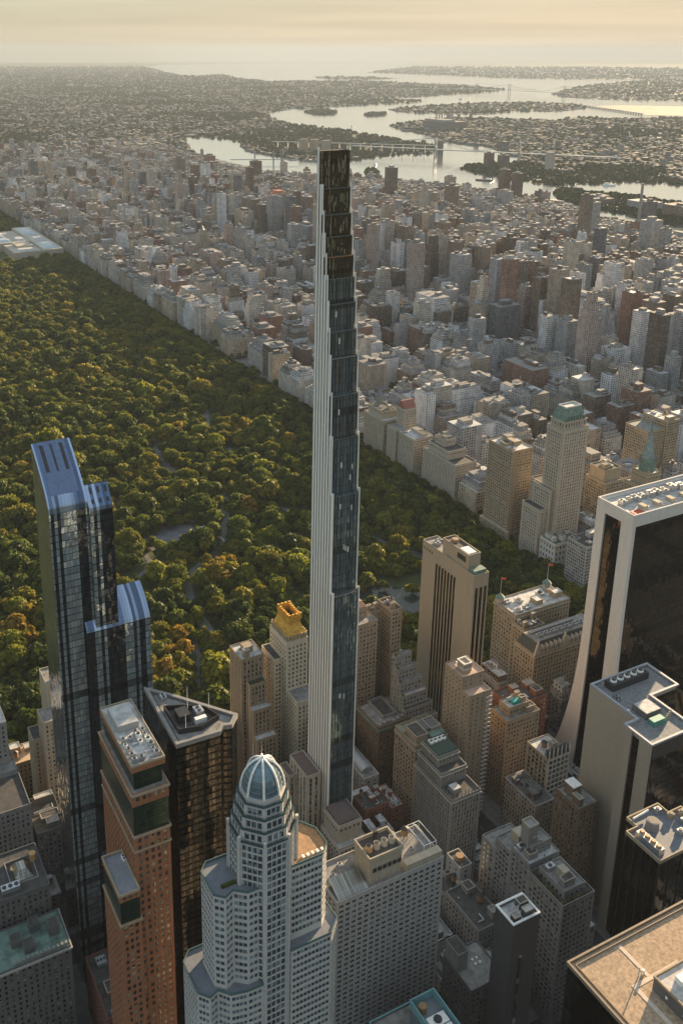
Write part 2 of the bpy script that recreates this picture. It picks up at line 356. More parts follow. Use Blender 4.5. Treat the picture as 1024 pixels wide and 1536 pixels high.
road('zoo_path', [(-160,700),(-139,649),(-139,594),(-125,560),(-95,530)], 6, .24, clear=6)
road('mall_walk', [(-160,760),(-120,860),(-60,1000)], 7, .26, clear=7)
road('rink_path', [(-420,430),(-380,445),(-350,470),(-345,530),(-310,575)], 5, .28, clear=7)
RINK = [(-332,505),(-328,525),(-315,537),(-297,537),(-283,526),(-279,503),(-283,484),(-296,476),(-314,478),(-327,490)]
road('rink_terrace', [(-336,488),(-336,524),(-319,543),(-293,544),(-275,533)], 5, .3, clear=2)
flat('rink_floor', RINK, .34, plain('rink_concrete', (.1,.105,.115), .7, var=.35, scale=.12))
CLEAR.append((np.array([(-310,506),(-298,506)]), 25))
POND = [(-210,330),(-190,345),(-171,338),(-155,320),(-140,318),(-135,300),(-150,285),(-168,278),(-178,290),(-186,312),(-200,318)]
PW = plain('pond_water', (.03,.04,.035), .12)
flat('pond_water', POND, .3, PW)
CLEAR.append((np.array(POND + [(-175,310),(-160,300)]), 11))
flat('clearing_lawn', [(-395,400),(-372,452),(-340,470),(-325,450),(-360,395)], .2, PGRASS); CLEAR.append((np.array([(-370,420),(-356,442)]), 11))
CLEAR.append((np.array([(-375,300)]), 9))

# crowns: many leaf-clump faces over lobes, sky showing through the gaps
def crown_mesh(seed, r=7.0, h=13.0, lobes=13, per=84, leaf=.9, conic=0):
    rng = np.random.default_rng(seed); vs = []; fs = []
    L = []
    for i in range(lobes):
        t = rng.uniform(0,1); zz = h*(.38+.5*t); a = rng.uniform(0,2*math.pi)
        rad = r*(1-.75*max(0,(t-.35)/.65)**1.2)*(.35+.5*rng.uniform()) if not conic else r*(1-t)*.8
        if i == 0: rad = 0; zz = h*.85
        L.append((rad*math.cos(a), rad*math.sin(a), zz, r*rng.uniform(.3,.56)*(1 if not conic else .7)))
    for cx,cy,cz,cr in L:
        d = rng.normal(size=(per,3)); d /= np.linalg.norm(d,axis=1)[:,None]; d[:,2] = np.abs(d[:,2])*1.0-.35*rng.uniform(size=per)
        rr = cr*rng.uniform(.7,1.16,per)
        P = np.array([cx,cy,cz]) + d*rr[:,None]*np.array([1,1,.8])
        nn = d + rng.normal(size=(per,3))*.6; nn /= np.linalg.norm(nn,axis=1)[:,None]
        a = np.cross(nn, rng.normal(size=(per,3))); a /= np.linalg.norm(a,axis=1)[:,None]; b = np.cross(nn,a)
        s = leaf*rng.uniform(.6,1.35,per)[:,None]
        q = np.stack([P-a*s-b*s*.6, P+a*s*.7-b*s, P+a*s+b*s*.7, P-a*s*.5+b*s],1)
        n0 = len(vs); vs += [tuple(x) for x in q.reshape(-1,3)]; fs += [(n0+4*i,n0+4*i+1,n0+4*i+2,n0+4*i+3) for i in range(per)]
        # dim core of the lobe, so that the far side does not shine through
        n0 = len(vs); k = .72*cr
        for ph in (-.9,0,.9):
            for j in range(6): vs.append((cx+k*math.cos(ph)*math.cos(j*1.047+ph), cy+k*math.cos(ph)*math.sin(j*1.047+ph), cz+.8*k*math.sin(ph)))
        for l in range(2):
            for j in range(6): fs.append((n0+6*l+j, n0+6*l+(j+1)%6, n0+6*l+6+(j+1)%6, n0+6*l+6+j))
        fs += [(n0+5,n0+4,n0+3,n0+2,n0+1,n0), tuple(range(n0+12,n0+18))]
    me = bpy.data.meshes.new('crown'); me.from_pydata(vs, [], fs); me.update(); me.materials.append(FOL); return me
def trunk_mesh(seed, h=13.0):
    rng = random.Random(seed); mb = MB(); t = h*.45
    mb.bar((0,0,-.3),(0,0,t),.42,7,.26)
    for i in range(5):
        a = i*1.26+rng.uniform(-.3,.3); l = rng.uniform(2.2,4.2)
        mb.bar((0,0,t*rng.uniform(.6,1)),(l*math.cos(a),l*math.sin(a),t+rng.uniform(1.5,3.5)),.2,5,.07)
    me = bpy.data.meshes.new('trunk'); me.from_pydata(mb.v, [], mb.f); me.update(); me.materials.append(BARK); return me
CROWNS = [crown_mesh(10, 7.2, 13.5), crown_mesh(11, 8.2, 14, 15), crown_mesh(12, 6.0, 12, 11), crown_mesh(13, 7.0, 16, 14),
          crown_mesh(14, 9.0, 14.5, 17, 86), crown_mesh(15, 5.2, 10.5, 9), crown_mesh(16, 7.6, 13, 12), crown_mesh(17, 4.3, 15, 12, 50, .9, 1)]
TRUNKS = [trunk_mesh(30+i, (13.5,14,12,16,14.5,10.5,13,15)[i]) for i in range(8)]
def scatter(name, pts, sc, rz, idx, protos, m):
    """one uncountable mass of trees, instanced on points"""
    coll = bpy.data.collections.new(name+'_kinds')
    for i, pm in enumerate(protos):
        coll.objects.link(bpy.data.objects.new('%s_kind_%d' % (name, i), pm))
    me = bpy.data.meshes.new(name); me.from_pydata([tuple(p) for p in pts], [], []); me.materials.append(m)
    for an, tp, data in (('sc','FLOAT',sc),('rz','FLOAT',rz),('pick','INT',idx)):
        me.attributes.new(an, tp, 'POINT').data.foreach_set('value', np.asarray(data).astype('f' if tp == 'FLOAT' else 'i'))
    o = bpy.data.objects.new(name, me); COL.objects.link(o)
    ng = bpy.data.node_groups.new(name, 'GeometryNodeTree')
    ng.interface.new_socket('Geometry', in_out='INPUT', socket_type='NodeSocketGeometry'); ng.interface.new_socket('Geometry', in_out='OUTPUT', socket_type='NodeSocketGeometry')
    N = ng.nodes; K = ng.links; gi = N.new('NodeGroupInput'); go = N.new('NodeGroupOutput'); ip = N.new('GeometryNodeInstanceOnPoints'); ci = N.new('GeometryNodeCollectionInfo')
    ci.inputs['Collection'].default_value = coll; ci.inputs['Separate Children'].default_value = True; ci.inputs['Reset Children'].default_value = True
    ip.inputs['Pick Instance'].default_value = True
    def attr(nm, tp):
        a = N.new('GeometryNodeInputNamedAttribute'); a.data_type = tp; a.inputs[0].default_value = nm; return a.outputs[0]
    cb = N.new('ShaderNodeCombineXYZ'); K.new(attr('rz','FLOAT'), cb.inputs[2])
    K.new(gi.outputs[0], ip.inputs['Points']); K.new(ci.outputs[0], ip.inputs['Instance']); K.new(attr('pick','INT'), ip.inputs['Instance Index'])
    K.new(cb.outputs[0], ip.inputs['Rotation']); K.new(attr('sc','FLOAT'), ip.inputs['Scale']); K.new(ip.outputs[0], go.inputs[0])
    o.modifiers.new('scatter', 'NODES').node_group = ng
    return o
def park_trees():
    rng = np.random.default_rng(5); P = []
    cell = 10.4
    xs, ys = np.meshgrid(np.arange(-770, -24, cell), np.arange(180, 4200, cell))
    x = xs.ravel()+rng.uniform(-.48,.48,xs.size)*cell; y = ys.ravel()+rng.uniform(-.48,.48,xs.size)*cell
    k = in_view(x, y, 10, 60)
    clump = np.sin(x*.021+1.3)*np.sin(y*.017)+np.sin(x*.05-y*.043)*.5
    k &= rng.uniform(size=x.size) < np.clip(.9+.16*clump, .45, .99)
    k &= ~((x > -185) & (y > 1940) & (y < 2345)) & (x < -26) & (x > -750)
    for q, r in CLEAR:
        for a in range(0, len(q), 1):
            k &= (x-q[a,0])**2+(y-q[a,1])**2 > r*r
    x, y = x[k], y[k]
    kind = rng.choice(8, x.size, p=[.17,.17,.14,.12,.14,.1,.13,.03])
    return x, y, kind, np.clip(rng.normal(1.02,.29,x.size),.5,1.75), rng.uniform(0,6.28,x.size)
TX, TY, TK, TS, TR = park_trees()
# ------------------------------------------------------------------ building kit
def rect(x0,y0,x1,y1): return [(x0,y0),(x1,y0),(x1,y1),(x0,y1)]
def inset(poly, d):
    n = len(poly); out = []
    for i in range(n):
        p, q, r = Vector(poly[i-1]), Vector(poly[i]), Vector(poly[(i+1)%n])
        a = (q-p).normalized(); b = (r-q).normalized()
        na = Vector((-a.y,a.x)); nb = Vector((-b.y,b.x)); k = na+nb
        out.append(tuple(q + k*(d/max(.2, 1+na.dot(nb)))))
    return out
def obox(mb, p, e, nrm, t0, t1, d0, d1, z0, z1):
    """box on a wall: t along the edge e from p, d measured outwards along nrm"""
    P = lambda t,d: (p[0]+e[0]*t+nrm[0]*d, p[1]+e[1]*t+nrm[1]*d)
    mb.prism([P(t0,d1),P(t1,d1),P(t1,d0),P(t0,d0)], z0, z1)
def facade(wall, poly, z0, z1, wins, st, edges=None):
    """core wall with corner posts, piers and spandrels standing proud; window places are collected"""
    d = st.get('d',.3); sd = st.get('sd',.08); sx=st.get('sx',3.0); sz=st.get('sz',3.4); ww=st.get('ww',1.4); wh=st.get('wh',1.8)
    base = st.get('base',1.0); top = st.get('top',1.2); pair = st.get('pair',0); end = st.get('end',.6)
    core = inset(poly, d); n = len(poly); wall.prism(core, z0, z1)
    ks = []
    for i in range(n):
        p, q = Vector(poly[i]), Vector(poly[(i+1)%n]); e = (q-p).normalized()
        ks.append(((Vector(core[i])-p).dot(e), (Vector(core[(i+1)%n])-q).dot(-e), e, (q-p).length))
    for i in range(n):                                           # posts
        V = Vector(poly[i]); k0 = ks[i][0]; kp = ks[i-1][1]
        if k0 > .01: wall.prism([tuple(V), tuple(V+ks[i][2]*k0), core[i], tuple(V-ks[i-1][2]*kp)], z0, z1)
    for i in range(n):
        k0, k1, e, L = ks[i]; k0 = max(k0,.0); k1 = max(k1,.0); p = Vector(poly[i]); nr = Vector((e.y,-e.x)); b = p-nr*d   # b lies on the core plane
        t0, t1 = k0, L-k1
        if edges is not None and i not in edges or t1-t0 < sx*.8:
            obox(wall, b, e, nr, t0, t1, 0, d, z0, z1); continue
        span = t1-t0-2*end; nc = max(1, round(span/sx)); s = span/nc
        w_ = min(ww, s*.86); gap = s-w_
        xs = [t0+end+s*k+gap/2 for k in range(nc)]
        prev = t0
        for x in xs:
            obox(wall, b, e, nr, prev, x, 0, d, z0, z1); prev = x+w_
        obox(wall, b, e, nr, prev, t1, 0, d, z0, z1)
        nrow = max(1, int((z1-z0-base-top)/sz)); zlist = [z1-top-sz*(k+1)+(sz-wh)/2 for k in range(nrow)]
        zt = z1-.02
        for x in xs:
            zt = z1-.02
            for zb in zlist:
                obox(wall, b, e, nr, x+.01, x+w_-.01, 0, d-sd, zb+wh, zt); zt = zb
            obox(wall, b, e, nr, x+.01, x+w_-.01, 0, d-sd, z0+.02, zt)
            for zb in zlist:
                c = b+e*(x+w_/2)+nr*.04
                wins.append((c.x, c.y, zb+wh/2, math.atan2(e.y,e.x), round(w_,2), round(wh,2)))
WMESH = {}
def place_windows(t, wins, mat=None, n_single=100):
    mat = mat or GLASS
    if not wins: return
    wins = sorted(wins, key=lambda q: (q[0]-CAM[0])**2+(q[1]-CAM[1])**2+(q[2]-CAM[2])**2 + (1e7 if not facing(q) else 0))
    off = OFF[t.name]
    def pane(w, h):
        a, b_ = w/2, h/2
        v = [(-a,-.05,-b_),(a,-.05,-b_),(a,-.05,b_),(-a,-.05,b_),(-a,.06,-b_),(a,.06,-b_),(a,.06,b_),(-a,.06,b_)]
        return v, [(0,1,2,3),(0,4,5,1),(1,5,6,2),(2,6,7,3),(3,7,4,0)]
    for q in wins[:n_single]:
        key = (q[4],q[5],mat.name)
        if key not in WMESH:
            me = bpy.data.meshes.new('window'); v, f = pane(q[4],q[5]); me.from_pydata(v, [], f); me.update(); me.materials.append(mat); WMESH[key] = me
        o = bpy.data.objects.new('window', WMESH[key]); COL.objects.link(o); o.parent = t
        o.location = (q[0]-off[0], q[1]-off[1], q[2]-off[2]); o.rotation_euler = (0,0,q[3])
    rest = wins[n_single:]
    if rest:
        mb = MB()
        for q in rest:
            v, f = pane(q[4],q[5]); c, s = math.cos(q[3]), math.sin(q[3])
            mb.add([(q[0]+x*c-y*s, q[1]+x*s+y*c, q[2]+z) for x,y,z in v], f)
        tag(mb.build('windows', mat, t), kind='stuff')
def facing(q):
    nx, ny = math.sin(q[3]), -math.cos(q[3])
    return nx*(CAM[0]-q[0])+ny*(CAM[1]-q[1]) > 0
def parapet(mb, poly, z, h=1.0, t=.4):
    c = inset(poly, t); n = len(poly)
    for i in range(n): mb.prism([poly[i], poly[(i+1)%n], c[(i+1)%n], c[i]], z, z+h)
def cornice(t, poly, z, out=.5, h=.7, mat=None, name='cornice'):
    """a band standing proud of the wall"""
    mb = MB(); o = inset(poly, -out); n = len(poly); c = inset(poly, .02)
    for i in range(n): mb.prism([o[i], o[(i+1)%n], c[(i+1)%n], c[i]], z, z+h)
    return mb.build(name, mat or WALLS['limestone'], t)
def fan_unit(t, x, y, z, w, d, h, m=None, fans=2):
    u = MB().box(x,y,z,x+w,y+d,z+h).build('air_unit', m or METAL, t)
    f = MB(); n = fans; along = w >= d
    for i in range(n):
        cx = x+w*(i+.5)/n if along else x+w/2; cy = y+d/2 if along else y+d*(i+.5)/n; r = .38*min(w/n if along else w, d if along else d/n)
        f.cyl(cx,cy,z+h,z+h+.35,r,r*.92,10)
    f.build('fan', DARKM, u); return u
def tank(t, x, y, z, r=1.7, h=3.6):
    w = MB().cyl(x,y,z+2.2,z+2.2+h,r,r,12).build('water_tank', WOOD, t)
    c = MB().cyl(x,y,z+2.2+h,z+2.2+h+1.4,r+.15,.1,12).build('tank_cap', DARKM, w)
    l = MB()
    for a in (.8,2.4,3.9,5.5): l.bar((x+r*.8*math.cos(a),y+r*.8*math.sin(a),z),(x+r*.7*math.cos(a),y+r*.7*math.sin(a),z+2.25),.12,4)
    l.build('tank_frame', DARKM, w); return w
def clutter(t, x0, y0, x1, y1, z, seed, n=5, wall=None):
    """penthouses, air units, ducts and a tank spread over a flat roof in separate cells"""
    rng = random.Random(seed); W, D = x1-x0, y1-y0
    nx = max(1, int(round(math.sqrt(n*W/max(D,1))))); ny = max(1, math.ceil(n/nx)); cells = [(i,j) for i in range(nx) for j in range(ny)]; rng.shuffle(cells)
    for q, (i,j) in enumerate(cells[:n]):
        cw, cdp = W/nx, D/ny; cx, cy = x0+cw*i, y0+cdp*j; k = rng.choice('PAADTPVA') if q else 'P'
        w, d = cw*rng.uniform(.45,.8), cdp*rng.uniform(.45,.8); bx, by = cx+(cw-w)*rng.random(), cy+(cdp-d)*rng.random()
        if k == 'P':
            h = rng.uniform(2.6,5); p = MB().box(bx,by,z,bx+w,by+d,z+h).build('penthouse', wall or WALLS['grey'], t)
            MB().ring(bx-.1,by-.1,bx+w+.1,by+d+.1,z+h+.01,z+h+.5,.35).build('penthouse_rim', WALLS['limestone'], p)
            MB().box(bx+.3,by+.3,z+h+.01,bx+w-.3,by+d-.3,z+h+.2).build('penthouse_roof', rng.choice((ROOF,ROOFL,ROOFD)), p)
        elif k == 'A': fan_unit(t, bx, by, z+.3, min(w,5), min(d,5), rng.uniform(1.4,2.4), None, rng.choice((1,2,3)))
        elif k == 'D':
            mb = MB(); mb.bar((bx,by,z+.9),(bx+w,by,z+.9),.45,6); mb.bar((bx+w,by,z+.9),(bx+w,by+d,z+.9),.4,6); mb.build('duct', METAL, t)
        elif k == 'T' and min(cw,cdp) > 3.4: tank(t, cx+cw/2, cy+cdp/2, z, min(1.8,min(cw,cdp)*.32))
        else:
            mb = MB(); mb.cyl(bx,by,z,z+rng.uniform(1.2,2.4),.4,.4,8); mb.build('vent_stack', METAL, t)
WALLS = {k: stone('wall_'+k, c, v, .85, j) for k, c, v, j in [
    ('limestone',(.42,.37,.3),.25,None),('cream',(.4,.345,.26),.3,3.4),('tan',(.32,.245,.165),.3,None),('sand',(.36,.29,.2),.25,None),('grey',(.25,.24,.225),.3,None),
    ('darkgrey',(.12,.115,.11),.3,None),('brick',(.3,.12,.055),.3,3.4),('redbrick',(.24,.1,.065),.3,None),('brown',(.17,.115,.075),.3,None),('white',(.56,.54,.5),.2,None),
    ('paleconcrete',(.38,.37,.35),.2,3.4),('travertine',(.58,.545,.5),.14,None),('buff',(.34,.27,.18),.25,None)]}
BUILT = []                                                      # footprints taken by the buildings modelled one by one
def hero(name, label, cat, masses, wall='tan', style=None, group=None, roof=None, single=100, clut=4, glass=None, seed=None):
    """masses: (x0,y0,x1,y1,z0,z1[,edges]) or (polygon,z0,z1[,edges]); only vertical walls, each mass with parapet and roof"""
    ms = []
    for m in masses:
        if isinstance(m[0], list): ms.append((m[0], m[1], m[2], m[3] if len(m) > 3 else None))
        else: ms.append((rect(*m[:4]), m[4], m[5], m[6] if len(m) > 6 else None))
    xs = [p[0] for m in ms for p in m[0]]; ys = [p[1] for m in ms for p in m[0]]
    t = thing(name, ((min(xs)+max(xs))/2, (min(ys)+max(ys))/2, 0), label, cat, group)
    W = MB(); wins = []; st = style or {}; wm = WALLS.get(wall, wall) if isinstance(wall, str) else wall
    top = max(m[2] for m in ms)
    for i, (poly, z0, z1, ed) in enumerate(ms):
        BUILT.append((min(p[0] for p in poly), min(p[1] for p in poly), max(p[0] for p in poly), max(p[1] for p in poly), z1))
        facade(W, poly, z0, z1, wins, st, ed); parapet(W, poly, z1, st.get('par',1.0))
        r = inset(poly, .42); MB().prism(r, z1+.02, z1+.14).build('roof', roof or random.Random(len(BUILT)).choice((ROOF,ROOFD,ROOF,ROOFL)), t)
        if st.get('corn'): cornice(t, poly, z1-st['corn'], st.get('cout',.45), .6, wm if st.get('cornwall') else None)
        big = (max(p[0] for p in poly)-min(p[0] for p in poly))*(max(p[1] for p in poly)-min(p[1] for p in poly))
        if clut and z1 >= top-6 and len(poly) == 4: clutter(t, poly[0][0]+1.2, poly[0][1]+1.2, poly[2][0]-1.2, poly[2][1]-1.2, z1+.14, (seed or len(BUILT)), clut, wm)
    W.build('wall', wm, t)
    place_windows(t, wins, glass, single)
    return t
# ------------------------------------------------------------------ the slender supertall
def supertall():
    x0, x1, yN = -388.0, -371.0, 86.5
    t = thing('supertall_tower', ((x0+x1)/2, 72, 0), 'extremely slender tallest skyscraper with pale ribbed side wall and dark glass front stepping back', 'skyscraper')
    seg = [(435,81.6),(417,80.2),(404,78.7),(393,77.2),(383,75.4),(372,73.7),(359,72.1),(345,70.6),(331,68.8),(311,67),(287,65.5),(255,63.2),(196,60.4),(0,60.4)]
    G = [curtain('supertall_glass_low', 1.45, 4.4, (.1,.16,.185), (.16,.24,.26), (.03,.035,.04), .1, .06, .03, .3, .12, .05, .55),
         curtain('supertall_glass_mid', 1.45, 4.4, (.1,.145,.18), (.2,.23,.24), (.05,.045,.035), .12, .06, .06, .3, .2, .05, .6),
         curtain('supertall_screen', 1.1, 2.2, (.05,.045,.03), (.34,.3,.21), (.04,.03,.018), .3, .12, .06, .22, .1, .3, .5)]
    TERR = stone('terracotta', (.84,.8,.73), .1, .45)
    BRZ = plain('bronze', (.085,.062,.035), .4, .6)
    for i in range(len(seg)-1):
        zt, y = seg[i]; zb = seg[i+1][0]; m = G[2] if zb > 370 else G[1] if zb > 280 else G[0]
        s = MB().box(x0+.3, y, zb, x1-.3, yN-.4, zt); s.build('glass_shaft', m, t)
        f = MB()                                                  # bronze fins on the front, a ledge at each step
        for k in range(8 if zb < 370 else 13):
            x = x0+1.5+k*(x1-x0-3)/(7 if zb < 370 else 12); f.box(x-.07, y-.22, zb+.05, x+.09, y-.003, zt-.05 if i else zt+1.2)
        f.build('fins', BRZ, t)
        if i: MB().box(x0+1.0, seg[i-1][1]-.2 if False else y-.5, zt-.3, x1-1.0, y-.24, zt+.15).build('ledge', plain('ledge_%d' % i, (.1,.1,.1) if i % 4 else (.3,.13,.05) if i == 4 else (.22,.22,.22), .5), t)
        if i and i % 2 == 0: MB().box(x0+1.2, y+.05, zt, x1-1.2, seg[i-1][1]-.45, zt+.3).build('terrace', ROOFD, t)
    z_at = lambda y: next((seg[i][0] for i in range(len(seg)) if seg[i][1] <= y+.01), 435)
    def top_for(y):
        z = 196
        for zt, yy in seg:
            if yy <= y+.3: return zt
        return z
    n = 9; pitch = (yN-60.4)/n
    for side, xa, xb in (('W', x0, x0+.29), ('E', x1-.29, x1)):
        for k in range(n):
            ya = 60.4+k*pitch; zt = top_for(ya)
            if zt < 100: zt = 196
            p = MB(); cx = xa if side == 'W' else xb; s = -1 if side == 'W' else 1
            yb = ya+pitch*.6
            p.prism([(xa,ya),(xb,ya),(xb,yb),(xa,yb)], 0, zt+2.0)
            # rounded outer lip of the pilaster
            w = .2
            p.prism([(cx,ya+.1),(cx+s*w,ya+pitch*.2),(cx+s*w,yb-pitch*.2),(cx,yb-.1)] if s > 0 else [(cx,yb-.1),(cx+s*w,yb-pitch*.2),(cx+s*w,ya+pitch*.2),(cx,ya+.1)], 0, zt+1.6)
            p.build('pilaster', TERR, t)
    sh = MB(); sh.box(x0+.22,60.9,0,x0+.295,yN-.5,196) ; sh.box(x1-.295,60.9,0,x1-.22,yN-.5,196); sh.build('dark_recess', plain('recess_bronze', (.05,.045,.04), .4, .3), t)
    # south-corner pilasters of every step
    for i in range(1, len(seg)-1):
        zt, y = seg[i]; zb = seg[i+1][0]
        for xa, xb in ((x0+.0, x0+.55), (x1-.55, x1)):
            MB().box(xa, y-.45, zb if zb > 0 else 0, xb, y-.01, zt+2.4).build('corner_pilaster', TERR, t)
    MB().box(x0+1.2, 82, 435, x1-1.2, yN-.6, 435.4).build('roof', ROOFD, t)
    rr = random.Random(4)
    pn = plain('pale_panel', (.6,.6,.58), .3)  # flat pale colour for a few panels on the front
    for (z, k) in ((352,2),(338,3),(300,2),(270,3),(268,8),(262,7),(247,2),(245,7),(222,4),(221,5),(220,6),(128,3),(127,5)):
        y = next(yy for (zt, yy), nx in zip(seg, seg[1:]) if nx[0] <= z < zt or (nx[0] <= z and z <= zt))
        x = x0+1.5+k*(x1-x0-3)/10
        MB().box(x+.2, y-.06, z, x+1.15, y-.02, z+3.2).build('window_panel', pn, t)
    lat = MB(); bz = plain('screen_bar', (.3,.26,.17), .5)
    for q in range(130):                                           # pale tan bars scattered over the front of the crown screen
        z = rr.uniform(376,430); y = next(yy for (zt, yy), nx in zip(seg, seg[1:]) if nx[0] <= z <= zt); x = rr.uniform(x0+2,x1-2.4)
        if z+5 < next(zt for (zt, yy), nx in zip(seg, seg[1:]) if nx[0] <= z <= zt): lat.box(x, y-.12, z, x+.4, y-.02, z+rr.uniform(1.5,5))
    lat.build('crown_screen', bz, t)
    BUILT.append((x0,40,x1,yN,435))
supertall()

# ------------------------------------------------------------------ tower with waterfall roofs
def waterfall_tower():
    t = thing('glass_tower', (-522, 85, 0), 'dark striped glass tower with curved blue metal roofs stepping down', 'skyscraper')
    GL = curtain('striped_glass', 1.5, 3.6, (.05,.06,.07), (.5,.58,.6), (.02,.02,.02), .06, .1, .07, .48, .1, .05, .6)
    GW = curtain('rippled_glass', .8, 3.6, (.1,.115,.125), (.22,.24,.25), (.03,.03,.03), .12, .04, .09, .4)
    BL = curtain('blue_roof_panels', 1.5, 900, (.11,.155,.25), (.4,.48,.62), (.06,.09,.17), .05, 0, .02, .5, 0, .22, .7)
    BR = plain('blue_roof', (.13,.17,.26), .3, .7); LV = DARKM
    # profile in the y-z plane: eave, rise, back; then vertical back wall
    def slab(x0, x1, prof, yb, name, steps=True):
        ys = MB(); y0 = prof[0][0]; ze = prof[0][1]
        poly = [(y0,0)] + [(yb,0)] + [(yb, prof[-1][1])] + [(y,z) for y,z in prof[::-1][1 if abs(prof[-1][0]-yb) < .01 else 0:]]
        # side walls
        for x, flip in ((x0,0),(x1,1)):
            vs = [(x,y,z) for y,z in poly]; ys.add(vs, [tuple(range(len(vs))) if flip else tuple(range(len(vs)))[::-1]])
        ys.build('side_wall', GW, t)
        MB().add([(x0,y0,0),(x1,y0,0),(x1,y0,ze),(x0,y0,ze)], [(0,1,2,3)]).build('front_wall', GL, t)
        MB().add([(x0,yb,0),(x1,yb,0),(x1,yb,prof[-1][1]),(x0,yb,prof[-1][1])], [(3,2,1,0)]).build('back_wall', GL, t)
        k = 0; pr = []
        for i in range(len(prof)-1):                              # resample
            for s in range(4): pr.append((prof[i][0]+(prof[i+1][0]-prof[i][0])*s/4, prof[i][1]+(prof[i+1][1]-prof[i][1])*s/4))
        pr.append(prof[-1])
        def sheet(a, b, m, nm, lift=.0, i0=0, i1=None):
            q = pr[i0:i1]; vs = [(x,y,z+lift) for y,z in q for x in (a,b)]
            return MB().add(vs, [(2*i,2*i+1,2*i+3,2*i+2) for i in range(len(q)-1)]).build(nm, m, t, True)
        return pr, sheet
    pr, sh = slab(-540.8, -522.4, [(59.3,281),(59.7,284),(61.6,287.6),(65.2,291.4),(70.9,296.5),(78,302),(84.6,306.6)], 84.6, 'main')
    sh(-540.8,-522.4,BL,'curved_roof')
    inner = sh(-538.4,-525.2,BR,'roof_panel',.12,9,None)
    for xa,xb in ((-537.6,-535.8),(-532.6,-531.6),(-528.2,-526.6)): sh(xa,xb,LV,'louvre',.24,16,24)
    w = MB()
    for x in (-537,-533,-529): w.bar((x,60.2,283),(x,63,288.6),.08,4)
    pr, sh = slab(-522.4, -511.2, [(57.0,279.5),(57.4,281.6),(60.5,285),(64.1,290.0)], 64.3, 'mid'); sh(-522.4,-511.2,BL,'curved_roof')
    for xa in (-520.6,-517,-513.4):
        sh(xa,xa+1.3,LV,'louvre',.12,5,8); sh(xa,xa+1.3,LV,'louvre',.12,9,12)
    pr, sh = slab(-527.4, -495.2, [(57.0-.6,216.5),(57.2,218.4),(60,222),(64,226),(70,230)], 70.3, 'low')
    sh(-527.4,-495.2,BL,'curved_roof')
    # bustle at the foot with sloping glass
    pr, sh = slab(-527, -509, [(44,48),(46,58),(50,70),(55.9,86)], 56.2, 'base'); sh(-527,-509,BL,'curved_base_roof')
    BUILT.append((-541,44,-495,86,306))
waterfall_tower()

# ------------------------------------------------------------------ brick tower with green bands
def brick_tower():
    t = thing('brick_tower', (-533, -22, 0), 'tall orange brick slab tower with dark green glazed bands below a cluttered white roof', 'skyscraper')
    W = MB(); wins = []; st = dict(sx=2.5, sz=3.5, ww=1.4, wh=2.0, d=.3, sd=.08, base=3, end=.6)
    P = rect(-540.2,-43,-525,-1.2)
    facade(W, P, 0, 186, wins, st)
    Q = rect(-549,-48,-540.4,-26); facade(W, Q, 0, 150, wins, st)
    W.build('wall', WALLS['brick'], t)
    GRN = curtain('green_tile', 1.3, 1.75, (.045,.085,.06), (.07,.12,.085), (.01,.018,.014), .1, .12, .01, .4, 0, .25)
    for poly, a, b in ((P,186,200),(Q,150,161)):
        MB().prism(inset(poly,.25), a, b).build('green_band', GRN, t); cornice(t, poly, a-.9, .5, .9, WALLS['sand'])
    cornice(t, P, 178, .45, .6, WALLS['sand'])
    W2 = MB(); w2 = []; facade(W2, P, 200, 206, w2, dict(st, base=.8, top=.8, sz=4)); W2.build('wall', WALLS['brick'], t); cornice(t, P, 205, .5, .9, WALLS['sand'])
    MB().prism(inset(P,.6), 206.01, 206.2).build('roof', ROOF, t)
    S = rect(-539.6,-41.8,-525.6,-2); MB().prism(inset(S,1.1), 206.2, 215).build('green_recess', GRN, t)
    MB().prism(S, 215, 217.5).build('roof_slab', WALLS['brick'], t)
    e = MB(); parapet(e, S, 217.5, 1.0, .35); e.build('parapet', WALLS['sand'], t)
    MB().prism(inset(S,.36), 217.52, 217.7).build('roof', ROOFL, t)
    MB().box(-537.6,-20,217.7,-528.6,-6,220.4).build('penthouse', WALLS['paleconcrete'], t); MB().box(-537.3,-19.7,220.41,-528.9,-6.3,220.6).build('penthouse_roof', ROOFL, t)
    rng = random.Random(8)
    for i in range(4):
        for j in range(6):
            x = -538.4+i*3.1; y = -40+j*3.1; k = rng.random()
            if k < .55: fan_unit(t, x, y, 217.75, rng.uniform(1.4,2.4), rng.uniform(1.4,2.4), rng.uniform(1.2,2.4), METAL if rng.random() < .6 else WHITEP, 1)
            elif k < .85: MB().bar((x,y+.6,218.6),(x+2.6,y+.6,218.6),.4,6).build('duct', METAL, t)
    q = MB(); parapet(q, rect(-549.3,-48.3,-540.4,-25.7), 164, 1.1, .6); q.build('parapet', WALLS['sand'], t)
    W3 = MB(); facade(W3, Q, 161, 164, w2, dict(st, base=.5, top=.4, sz=2.1, wh=1.3)); W3.build('wall', WALLS['brick'], t)
    MB().prism(inset(Q,.6), 164.01, 164.3).build('roof', plain('slate_roof', (.2,.21,.23), .6), t)
    fan_unit(t, -541.9,-32,164.3,1.2,3,1.2,WHITEP,2)
    place_windows(t, wins+w2, window_glass('brick_tower_window', (.03,.032,.03), (.4,.36,.26), .4), 100)
    BUILT.append((-549,-48,-525,-1,231))
brick_tower()

